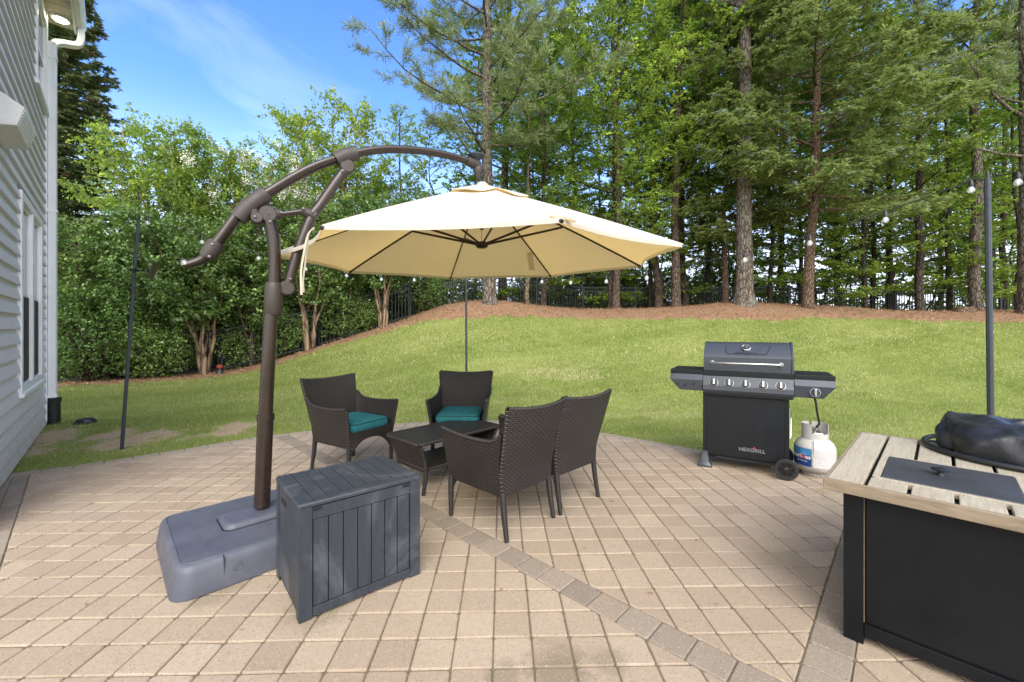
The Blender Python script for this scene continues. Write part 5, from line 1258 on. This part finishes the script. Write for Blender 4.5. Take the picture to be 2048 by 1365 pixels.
def spruce(seed, H, rad):
    sk = Skel(seed); r = sk.r; sk.mb.tube([(0, 0, -.3), (0, 0, H * .5), (0, 0, H)], [.24, .13, .02], 10, caps=False); z = 1.2
    while z < H - .2:
        u = z / H; L_ = rad * (1 - u) ** .75 * r.uniform(.85, 1.12); nb_ = 9
        for k in range(nb_):
            a = 2*PI*k/nb_ + r.uniform(-.3, .3) + z; lp = sk.path((0, 0, z + r.uniform(-.12, .12)), (math.cos(a), math.sin(a), .25 - .3 * (1 - u)), L_ * r.uniform(.75, 1.1), 6, .25, .05); sk.wood(lp, .028, .006, 4)
            for m_ in range(int(10 + L_ * 9)):
                q, d = interp(lp, .12 + .88 * r.random()); sd = d.cross(Vector((0, 0, 1))).normalized() * r.choice((-1, 1)); v = (d * .6 + sd * .8 + Vector((0, 0, -.28 + r.gauss(0, .12)))).normalized(); tl = r.uniform(.25, .55) * (.5 + .5 * L_ / rad); sk.tw.append((q, q + v * tl, 1.0))
            sk.tw.append((lp[-2], lp[-1], 1.5))
        z += .30 + .08 * r.random()
    return finish(sk, M['bark_dark'], [leaves(sk, 'crown', M['l_spruce'], 85, .09, .15, .045, 'feather', .07)], 'spruce_tree')

_used = set()
def place(proto, px, Y, s, lab, cat='tree', group=None, rot=0.0, dz=0.0, sz=None, X=None):
    x = (px - 1024) / F * Y if X is None else X
    o = proto if proto.name not in _used else None
    if o is None or proto.get('placed'): o = copy_tree(proto)
    else: proto['placed'] = 1
    o.location = (x, Y, hz1(x, Y) + dz); o.scale = (s, s, s if sz is None else sz); o.rotation_euler = (0, 0, rot); tag(o, lab, cat, group); return o
# prototypes of the woods
oakA = tall_tree(21, 'woodland_tree', 'bark_dark', 'l_oak', 15, .13, .22, lambda u: 2.7 * math.sin(PI * (.12 + .8 * u)) + .3, 34, 5, 45, .25, 7, .8, 4, .34, 30, .12, .105, .070, tipfrac=.05)
oakB = tall_tree(22, 'woodland_tree', 'bark_brown', 'l_oak', 17, .17, .34, lambda u: 2.9 * math.sin(PI * (.15 + .75 * u)) + .4, 34, 10, 50, .3, 7, .9, 4, .36, 30, .12, .11, .072)
oakC = tall_tree(23, 'woodland_tree', 'bark_dark', 'l_mid', 13, .10, .14, lambda u: 2.2 * math.sin(PI * (.15 + .75 * u)) + .3, 36, 0, 40, .2, 7, .75, 4, .32, 30, .12, .10, .066, tipfrac=.08)
sap = tall_tree(24, 'sapling', 'bark_dark', 'l_oak', 6.5, .045, .15, lambda u: 1.3 * math.sin(PI * (.2 + .7 * u)) + .2, 26, 10, 40, .2, 5, .5, 3, .26, 26, .10, .10, .07, wob=.07)
pineB = tall_tree(25, 'pine_tree', 'bark_pine', 'l_pine', 19, .19, .50, lambda u: 2.8 * (1 - .6 * u), 36, -5, 45, .5, 8, .8, 5, .3, 110, .06, .17, .018, 'needle')
oakD = tall_tree(26, 'woodland_tree', 'bark_dark', 'l_oak', 14, .11, .12, lambda u: 3.0 * math.sin(PI * (.2 + .72 * u)) + .3, 46, -5, 40, .2, 8, .9, 5, .36, 34, .14, .125, .082, tipfrac=.05)
# the trees standing out on the ridge
bigpine = tall_tree(31, 'pine_tree', 'bark_pine', 'l_pine', 19, .275, .60, lambda u: 3.6 * (1 - .5 * u), 30, 5, 45, .5, 9, .9, 5, .32, 110, .06, .17, .018, 'needle', lean=(.012, 0), flare=1.75, wob=.03,
                    ext=((11.0, 165, 30, 4.2, .075), (11.2, 150, 62, 3.5, .06), (11.3, 20, 55, 3.2, .06), (9.0, 170, 8, 3.0, .035), (9.6, 10, 20, 2.6, .04)))
place(bigpine, 1488, 14.4, 1, 'thick grey-barked pine on the ridge with a lichen-covered foot behind the grill', 'pine tree')
leftpine = tall_tree(35, 'pine_tree', 'bark_pine', 'l_pine', 18, .215, .33, lambda u: 4.6 * (1 - .55 * u) * (1 if u > .06 else .6), 52, -8, 45, .55, 10, .95, 6, .30, 120, .06, .17, .017, 'needle', lean=(-.006, 0), flare=1.5, wob=.03, lw=.42)
place(leftpine, 980, 14.2, 1, 'tall pine with wide open upper branches at the left end of the ridge', 'pine tree', rot=.6)
cedar = tall_tree(33, 'cedar_tree', 'bark_cedar', 'l_cedar', 15, .165, .27, lambda u: 3.9 * (1 - .45 * u) * (.75 + .25 * min(1, u * 4)), 76, -5, 30, .1, 14, .95, 7, .36, 62, .09, .12, .050, 'feather', lean=(.004, 0), flare=1.25, droop=.12, tipfrac=.06, lw=.4)
place(cedar, 1615, 14.1, 1, 'red-brown cedar with drooping feathery foliage right of the thick grey pine', 'cedar tree', rot=1.0)
place(cedar, 1450, 16.2, .72, 'brown cedar leaning slightly just left of the thick grey pine', 'cedar tree', rot=3.4)
elm = tall_tree(34, 'feathery_tree', 'bark_dark', 'l_elm', 12.0, .15, .24, lambda u: 3.3 * math.sin(PI * (.22 + .70 * u)) + .3, 60, 5, 65, .35, 9, .85, 5, .36, 40, .10, .105, .042, 'feather', tipfrac=.16, lw=.3)
place(elm, 1225, 15.5, 1.0, 'dense dark green feathery tree with bright yellow-green tips above the parasol', 'tree', rot=.4)
place(elm, 1085, 15.4, .76, 'smaller feathery green tree standing just right of the wide-branched pine', 'tree', rot=2.2)
place(elm, 1370, 17.2, 1.02, 'feathery dark tree behind the fence between the parasol and the thick grey pine', 'tree', rot=4.0)
snag = tall_tree(36, 'slim_trunk', 'bark_cedar', 'l_cedar', 7, .085, .75, lambda u: .8, 8, 0, 30, .1, 4, .4, 2, .2, 20, .05, .1, .03, 'feather', flare=1.2, wob=.02)
place(snag, 1055, 14.6, 1, 'slim bare tan trunk on the ridge right of the wide-branched pine', 'tree')
place(oakB, 1352, 15.6, .95, 'straight grey-brown trunk on the ridge beyond the right end of the parasol', 'tree', rot=1.2)
place(oakA, 1842, 15.6, 1.02, 'dark leafy tree with a forked double trunk on the ridge at the right', 'tree', rot=2.0)
place(pineB, 1955, 16.0, 1.0, 'dark straight pine trunk on the ridge just left of the slate metal pole', 'pine tree', rot=.5)
bp2 = tall_tree(37, 'pine_tree', 'bark_pine', 'l_pine', 18, .30, .42, lambda u: 2.8, 26, -10, 40, .3, 8, .8, 5, .3, 110, .06, .17, .018, 'needle', lean=(-.022, 0), flare=1.3, wob=.03, ext=((7.2, 185, 22, 3.0, .07), (6.0, 176, 12, 2.2, .06)))
place(bp2, 2062, 13.8, 1, 'massive grey pine trunk cut off by the right edge', 'pine tree')
for px, Y, p, s, rt in ((1232, 15.2, oakB, .8, 5), (1318, 17.0, oakB, .98, 2.5), (1003, 17.5, oakB, 1.05, 1.0), (1415, 18.5, oakA, .9, 4.1), (1742, 19, oakC, 1.0, 0.8), (1782, 18.6, oakA, .9, 2.2), (1560, 19.5, oakA, 1.0, 5.2), (1598, 18.9, oakC, .95, 1.1), (1905, 19.4, oakC, 1.05, 2.8), (2010, 18.8, oakA, 1.0, 0.3), (1672, 20, oakA, 1.05, 3.7)):
    place(p, px, Y, s, 'slender dark trunked woodland tree rooted just beyond the ridge fence', 'tree', 'slender trees just beyond the ridge fence', rt)
for px, Y, p_, s, rt, lab in ((1730, 16.6, oakD, .80, 1.0, 'light green leafy tree filling the gap right of the red-brown cedar'), (1900, 16.9, oakD, .78, 2.4, 'light green leafy tree between the forked trunk and the dark straight pine'), (2035, 16.4, oakD, .8, 4.0, 'light green leafy tree beside the massive trunk at the right edge'),
    (1540, 16.8, oakD, .82, 5.0, 'light green leafy tree between the thick grey pine and the red-brown cedar'), (1300, 17.6, oakD, .8, 0.5, 'light green leafy tree behind the right half of the parasol'), (1150, 17.8, oakD, .85, 3.0, 'light green leafy tree between the two feathery trees'), (1010, 18.0, oakD, .85, 1.8, 'light green leafy tree right behind the wide-branched pine')):
    place(p_, px, Y, s, lab, 'tree', rot=rt)
rw = random.Random(77)
bgs = []
for row, (Y, n, a, b_) in enumerate(((22, 6, 900, 2250), (27, 6, 840, 2300), (34, 8, 780, 2350))):
    for i in range(n):
        px = a + (b_ - a) * (i + rw.uniform(.1, .9)) / n; pr = rw.choice((oakA, oakD, oakC, oakD, oakA))
        place(pr, px, Y + rw.uniform(-1.5, 1.5), rw.uniform(.75, 1.1) * (1 + .10 * row), 'woodland tree far back in the woods beyond the ridge fence', 'tree', 'trees deep in the woods', rw.uniform(0, 6.28))
for i, px in enumerate((880, 940, 1010, 1090, 1130, 1190, 1250, 1290, 1335, 1400, 1440, 1500, 1545, 1585, 1640, 1675, 1700, 1735, 1765, 1810, 1860, 1880, 1930, 1960, 1990, 2040, 2080)):
    place(sap, px, 18.7 + rw.uniform(0, 3.5), rw.uniform(.8, 1.3), 'thin leafy sapling growing low just behind the ridge fence', 'tree', 'saplings behind the ridge fence', rw.uniform(0, 6.28))
# left side
spr = spruce(41, 17.5, 3.1); place(spr, 112, 15, 1, 'tall dark spruce with drooping tiers rising behind the house corner', 'spruce tree')
my1 = multi_tree(51, 'crape_myrtle', 'bark_myrtle', 'l_myrtle', 7.6, 7, 2.6, 2.2, 30, .085, .052, flowers=.0, nsub=8, ntw=16, spread=.13)
my2 = multi_tree(52, 'crape_myrtle', 'bark_myrtle', 'l_myrtle', 7.0, 6, 2.4, 2.1, 30, .085, .052, flowers=.22, nsub=8, ntw=16, spread=.13)
for px, Y, s, rt, p, lab in ((335, 12.3, .97, 0.3, my1, 'tall tan-stemmed crape myrtle next to the dark spruce, closest to the house'), (405, 12.6, .93, 1.9, my1, 'light green crape myrtle behind the leaning pole and the umbrella handle'),
                            (540, 13.2, .98, 4.0, my2, 'crape myrtle with white blossom clusters above the umbrella arm'), (650, 14.6, 1.1, 2.7, my1, 'tallest crape myrtle top against the blue sky left of the open-branched pine'),
                            (760, 16.5, .88, .9, my1, 'crape myrtle behind the cream parasol at the corner of the fence')):
    place(p, px, Y, s, lab, 'crape myrtle', rot=rt)
ho1 = multi_tree(61, 'holly_tree', 'bark_myrtle', 'l_holly', 4.3, 6, 1.35, 1.5, 34, .085, .050, nsub=9, spread=.13, tipfrac=.07, ntw=16)
ho2 = multi_tree(62, 'holly_tree', 'bark_brown', 'l_bush', 4.3, 5, 1.2, 1.5, 34, .08, .048, nsub=9, spread=.13, tipfrac=.10, ntw=16)
for px, Y, s, rt, p, lab in ((165, 11.0, 1.0, 0.2, ho2, 'dark evergreen tree beside the white downspout'), (300, 11.3, .95, 1.6, ho2, 'dark evergreen tree behind the leaning metal pole'), (408, 11.5, 1.0, 3.3, ho1, 'evergreen tree with bare tan multi-stem trunks above the fence, left of the umbrella mast'),
                            (500, 12.2, 1.0, 4.4, ho2, 'dark evergreen tree directly left of the umbrella mast'), (622, 12.7, 1.0, 5.6, ho1, 'evergreen tree with clustered tan stems right of the umbrella mast'), (700, 13.6, .95, 2.3, ho2, 'dark evergreen tree above the left chair, second from the slope fence'), (766, 13.5, .9, 0.9, ho1, 'dark evergreen tree with a single brown trunk at the foot of the slope fence')):
    place(p, px, Y, s, lab, 'evergreen tree', rot=rt)
bu1 = bush(71, 'shrub', 'l_bush', 2.4, 1.05, 1500, .070, .042); bu2 = bush(72, 'shrub', 'l_bush', 1.5, .8, 900, .065, .040)
for px, Y, s, p, lab in ((185, 10.35, 1.0, bu1, 'large dark rounded shrub by the drain pipe corner, touching the lawn'), (305, 10.9, .95, bu2, 'low bushy shrub between the leaning pole and the tan multi-stem trunks'), (480, 12.3, .85, bu2, 'shrub half hidden behind the umbrella mast, on its left'),
                         (570, 12.9, 1.0, bu2, 'shrub on the mulch just right of the umbrella mast'), (675, 13.5, 1.1, bu2, 'broad shrub on the mulch behind the clustered tan stems'), (722, 13.8, .85, bu2, 'small shrub at the foot of the rising fence'), (838, 15.2, .85, bu1, 'light shrub growing against the climbing fence section'), (120, 11.2, .9, bu1, 'shrub right behind the white downspout')):
    place(p, px, Y, s, lab, 'shrub', rot=px * .37)
for i in range(16):
    place(rw.choice((oakC, oakA, oakC)), 40 + 830 * (i + rw.random()) / 16, 24 + rw.uniform(-3, 9), rw.uniform(.68, .95), 'rounded leafy tree in the distance beyond the left fence', 'tree', 'distant trees beyond the left fence', rw.uniform(0, 6.28), dz=-2.0)
for px in (868, 905, 960, 1030, 1075, 1120, 1165, 1215, 1262, 1300, 1345, 1400, 1445, 1530):
    place(bu1 if px % 2 else bu2, px, 19.2 + rw.uniform(0, 2.5), rw.uniform(.9, 1.5), 'dark shrub in the shade right behind the ridge fence', 'shrub', 'shrubs right behind the ridge fence', rw.uniform(0, 6))
for px in (150, 215, 275, 335, 385, 430, 480, 530, 590):
    place(bu1, px, 14.5 + rw.uniform(0, 3), rw.uniform(1.2, 1.9), 'broad leafy shrub beyond the picket fence that runs behind the left shrubs', 'shrub', 'shrubs beyond the left picket fence', rw.uniform(0, 6))
for px in (640, 690, 735, 785, 830):
    place(bu1, px, 16.5 + rw.uniform(0, 2), rw.uniform(1.0, 1.5), 'leafy shrub beyond the climbing fence on the left', 'shrub', 'shrubs beyond the climbing fence', rw.uniform(0, 6))
# tree stump and leaning dead trunk
st = empty('tree_stump', at(1928, 614, 14.7)); st.location.z = hz1(st.location.x, 14.7); tag(st, 'low weathered tree stump on the mulch near the dark straight pine trunk', 'tree stump')
m = MB(); m.lathe([(.34, -.1), (.30, .05), (.27, .16), (.25, .20), (.12, .17), (0, .19)], 14); m.build('stump_wood', M['bark_cedar'], st, smooth=50)
lg = empty('fallen_trunk', at(1872, 556, 19)); tag(lg, 'long thin dead trunk leaning low across the fence at the right', 'fallen trunk')
m = MB(); e0 = at(2110, 590, 16.5) - lg.location; m.tube(smooth_path([Vector((0, 0, 0)), e0 * .5 + Vector((0, 0, -.05)), e0], 5), [.03 + .006 * k for k in range(11)], 8); m.build('dead_wood', M['bark_brown'], lg, smooth=60)
# ------------------------------------------------------------- grass, litter, undergrowth
g = np.random.default_rng(5)
OX = np.array([p[0] for p in OUTS]); OY = np.array([p[1] for p in OUTS])
def on_patio(x, y):
    k = len(OUTS) - 8; yo = np.interp(x, OX[:k], OY[:k]); return (y < yo - .0) & (x > -4.95)
def house_side(x, y): return ((x - W0.x) * WN.x + (y - W0.y) * WN.y < .02) & (((x - W0.x) * WD.x + (y - W0.y) * WD.y) < SC + .02)
def scatter(n, y0, y1):
    y = y0 + (y1 - y0) * g.random(n); x = (g.uniform(-1.30, 1.75, n)) * y; ed = in_bed_y(x)
    ok = ~on_patio(x, y) & ~house_side(x, y) & (y < ed + g.normal(0, .12, n) + .10 * np.sin(x * 4.3) + .08 * np.sin(x * 9.7 + 2) + .03)
    bare = np.zeros(n)
    nzv = .22 * np.sin(x * 9.1 + 1.3 * np.sin(y * 7)) + .22 * np.sin(y * 8.3 + x * 3.1)
    for bx, by, br in BARE: bare = np.maximum(bare, np.clip(1.6 - np.hypot(x - bx, y - by) / br - nzv, 0, 1))
    ok &= g.random(n) > bare * (.97 if y1 < 8 else .5)
    return x[ok], y[ok]
Vs = []; tn = []
def nlow(x, y): return np.sin(x * 1.7 + 2 * np.sin(y * .9)) * .5 + np.sin(y * 2.3 - x * .8) * .5
for n, y0, y1, hh, ww in ((175000, 3.0, 5.2, .034, .0042), (220000, 5.2, 7.2, .038, .0060), (200000, 7.2, 9.6, .045, .0095), (200000, 9.6, 13.6, .055, .015)):
    x, y = scatter(n, y0, y1); m_ = len(x); z = height(x, y) - .014; h = hh * g.uniform(.5, 1.35, m_) * (1 + .22 * nlow(x * 2, y * 2) + .25 * nlow(x * 5.3, y * 6.1)); a = g.uniform(0, 2*PI, m_); w = ww * g.uniform(.6, 1.3, m_)
    lean = g.uniform(.1, .9, m_) * h; la = g.uniform(0, 2*PI, m_); B = np.c_[x, y, z]; sd = np.c_[np.cos(a), np.sin(a), np.zeros(m_)] * w[:, None] * .5
    tip = B + np.c_[np.cos(la) * lean, np.sin(la) * lean, h]; v = np.empty((m_, 3, 3)); v[:, 0] = B - sd; v[:, 1] = B + sd; v[:, 2] = tip; Vs.append(v.reshape(-1, 3))
    t_ = np.clip(.42 + .20 * nlow(x, y) + .14 * nlow(x * 3.1, y * 2.7) + g.normal(0, .11, m_), 0, .89); dry = g.random(m_) < (.05 + .07 * (nlow(x * .7 + 3, y * 1.1) > .35)); t_ = np.clip(t_ + .22 * (nlow(x * .55 + 1.5, y * .8 - .7) > .55), 0, .89); t_[dry] = .99; dp_ = np.hypot((x - 1.0) / 1.0, (y - 8.4) / .38) + .3 * nlow(x * 6, y * 7); t_[(dp_ < .9) & (g.random(m_) < .35)] = .99; dp_ = np.hypot((x - 2.6) / 1.3, (y - 6.2) / .3) + .3 * nlow(x * 6, y * 7); t_[(dp_ < .8) & (g.random(m_) < .2)] = .99; tn.append(t_)
for px_, py_, k_, s_ in ((1692, 1098, 70, .03), (1652, 1000, 50, .05), (1640, 985, 40, .04), (1180, 905, 40, .03), (838, 1120, 26, .03), (1203, 890, 30, .03), (560, 1150, 30, .05), (655, 1232, 24, .04)):
    w_ = onz(px_, py_); x = w_.x + g.normal(0, s_, k_); y = w_.y + g.normal(0, s_, k_); a = g.uniform(0, 6.28, k_); h = g.uniform(.01, .035, k_); sd = np.c_[np.cos(a), np.sin(a), np.zeros(k_)] * .0018
    B = np.c_[x, y, np.full(k_, -.006)]; v = np.empty((k_, 3, 3)); v[:, 0] = B - sd; v[:, 1] = B + sd; v[:, 2] = B + np.c_[g.normal(0, .012, k_), g.normal(0, .012, k_), h]; Vs.append(v.reshape(-1, 3)); tn.append(g.uniform(.1, .7, k_))
Vg = np.concatenate(Vs); Qg = np.arange(len(Vg)).reshape(-1, 3); gr_ = np_mesh('grass', Vg, Qg, M['grass'], None, np.concatenate(tn)); tag(gr_, 'short green lawn grass with scattered dry blades', 'grass', kind='stuff')
n = 85000; yy = g.uniform(8.5, 15.6, n); xx = g.uniform(-1.3, 1.6, n) * yy; ed = in_bed_y(xx); ok = (yy > ed - .12 + g.normal(0, .08, n)) & (yy < ed + 3.2); xx, yy = xx[ok], yy[ok]; m_ = len(xx)
C = np.c_[xx, yy, height(xx, yy) + .035 + g.uniform(0, .03, m_)]; D = np.c_[g.normal(0, 1, m_), g.normal(0, 1, m_), g.normal(0, .25, m_)]; V, Q = quads(C, D, np.tile([0, 0, 1.0], (m_, 1)) + g.normal(0, .3, (m_, 3)), g.uniform(.07, .20, m_), g.uniform(.007, .014, m_))
lt = np_mesh('pine_straw', V, Q, M['needle_litter'], None, np.clip(g.normal(.5, .25, m_), 0, 1)); tag(lt, 'reddish brown pine straw scattered over the mulch bed', 'pine straw', kind='stuff')
lvx = g.uniform(-2.6, -1.2, 26); lvy = g.uniform(3.6, 5.0, 26); lvx = np.r_[lvx, g.uniform(-3.5, 3, 30)]; lvy = np.r_[lvy, g.uniform(1.6, 5, 30)]; k_ = on_patio(lvx, lvy + .25); lvx, lvy = lvx[k_], lvy[k_]; m_ = len(lvx)
V, Q = quads(np.c_[lvx, lvy, np.full(m_, .006)], np.c_[g.normal(0, 1, m_), g.normal(0, 1, m_), g.normal(0, .08, m_)], np.tile([0, 0, 1.0], (m_, 1)) + g.normal(0, .12, (m_, 3)), g.uniform(.02, .05, m_), g.uniform(.006, .016, m_))
fl_ = np_mesh('leaf_litter', V, Q, M['needle_litter'], None, g.uniform(0, .6, m_)); tag(fl_, 'few dry reddish leaves and twigs lying on the pavers', 'leaf litter', kind='stuff')
# low undergrowth behind the fences
n = 42000; yy = g.uniform(18.6, 30, n); xx = g.uniform(-.22, 1.35, n) * yy; zz = height(xx, yy); hgt_ = np.clip(.9 + .6 * np.sin(xx * 1.1) * np.cos(yy * .9 + xx * .3), .15, 1.6)
C = np.c_[xx, yy, zz + hgt_ * g.random(n) ** 1.2]; V, Q = quads(C, g.normal(0, 1, (n, 3)), g.normal(0, .7, (n, 3)) + np.array([0, 0, 1.0]), g.uniform(.09, .17, n), g.uniform(.06, .10, n))
ug = np_mesh('undergrowth', V, Q, M['l_oak'], None, np.clip(g.normal(.4, .2, n), 0, .89)); tag(ug, 'tangled green undergrowth on the woodland floor behind the ridge fence', 'undergrowth', kind='stuff')
# fallen leaves on the patio near the left chair and weeds in the joints
for o in list(bpy.data.objects):
    if 'placed' in o: del o['placed']
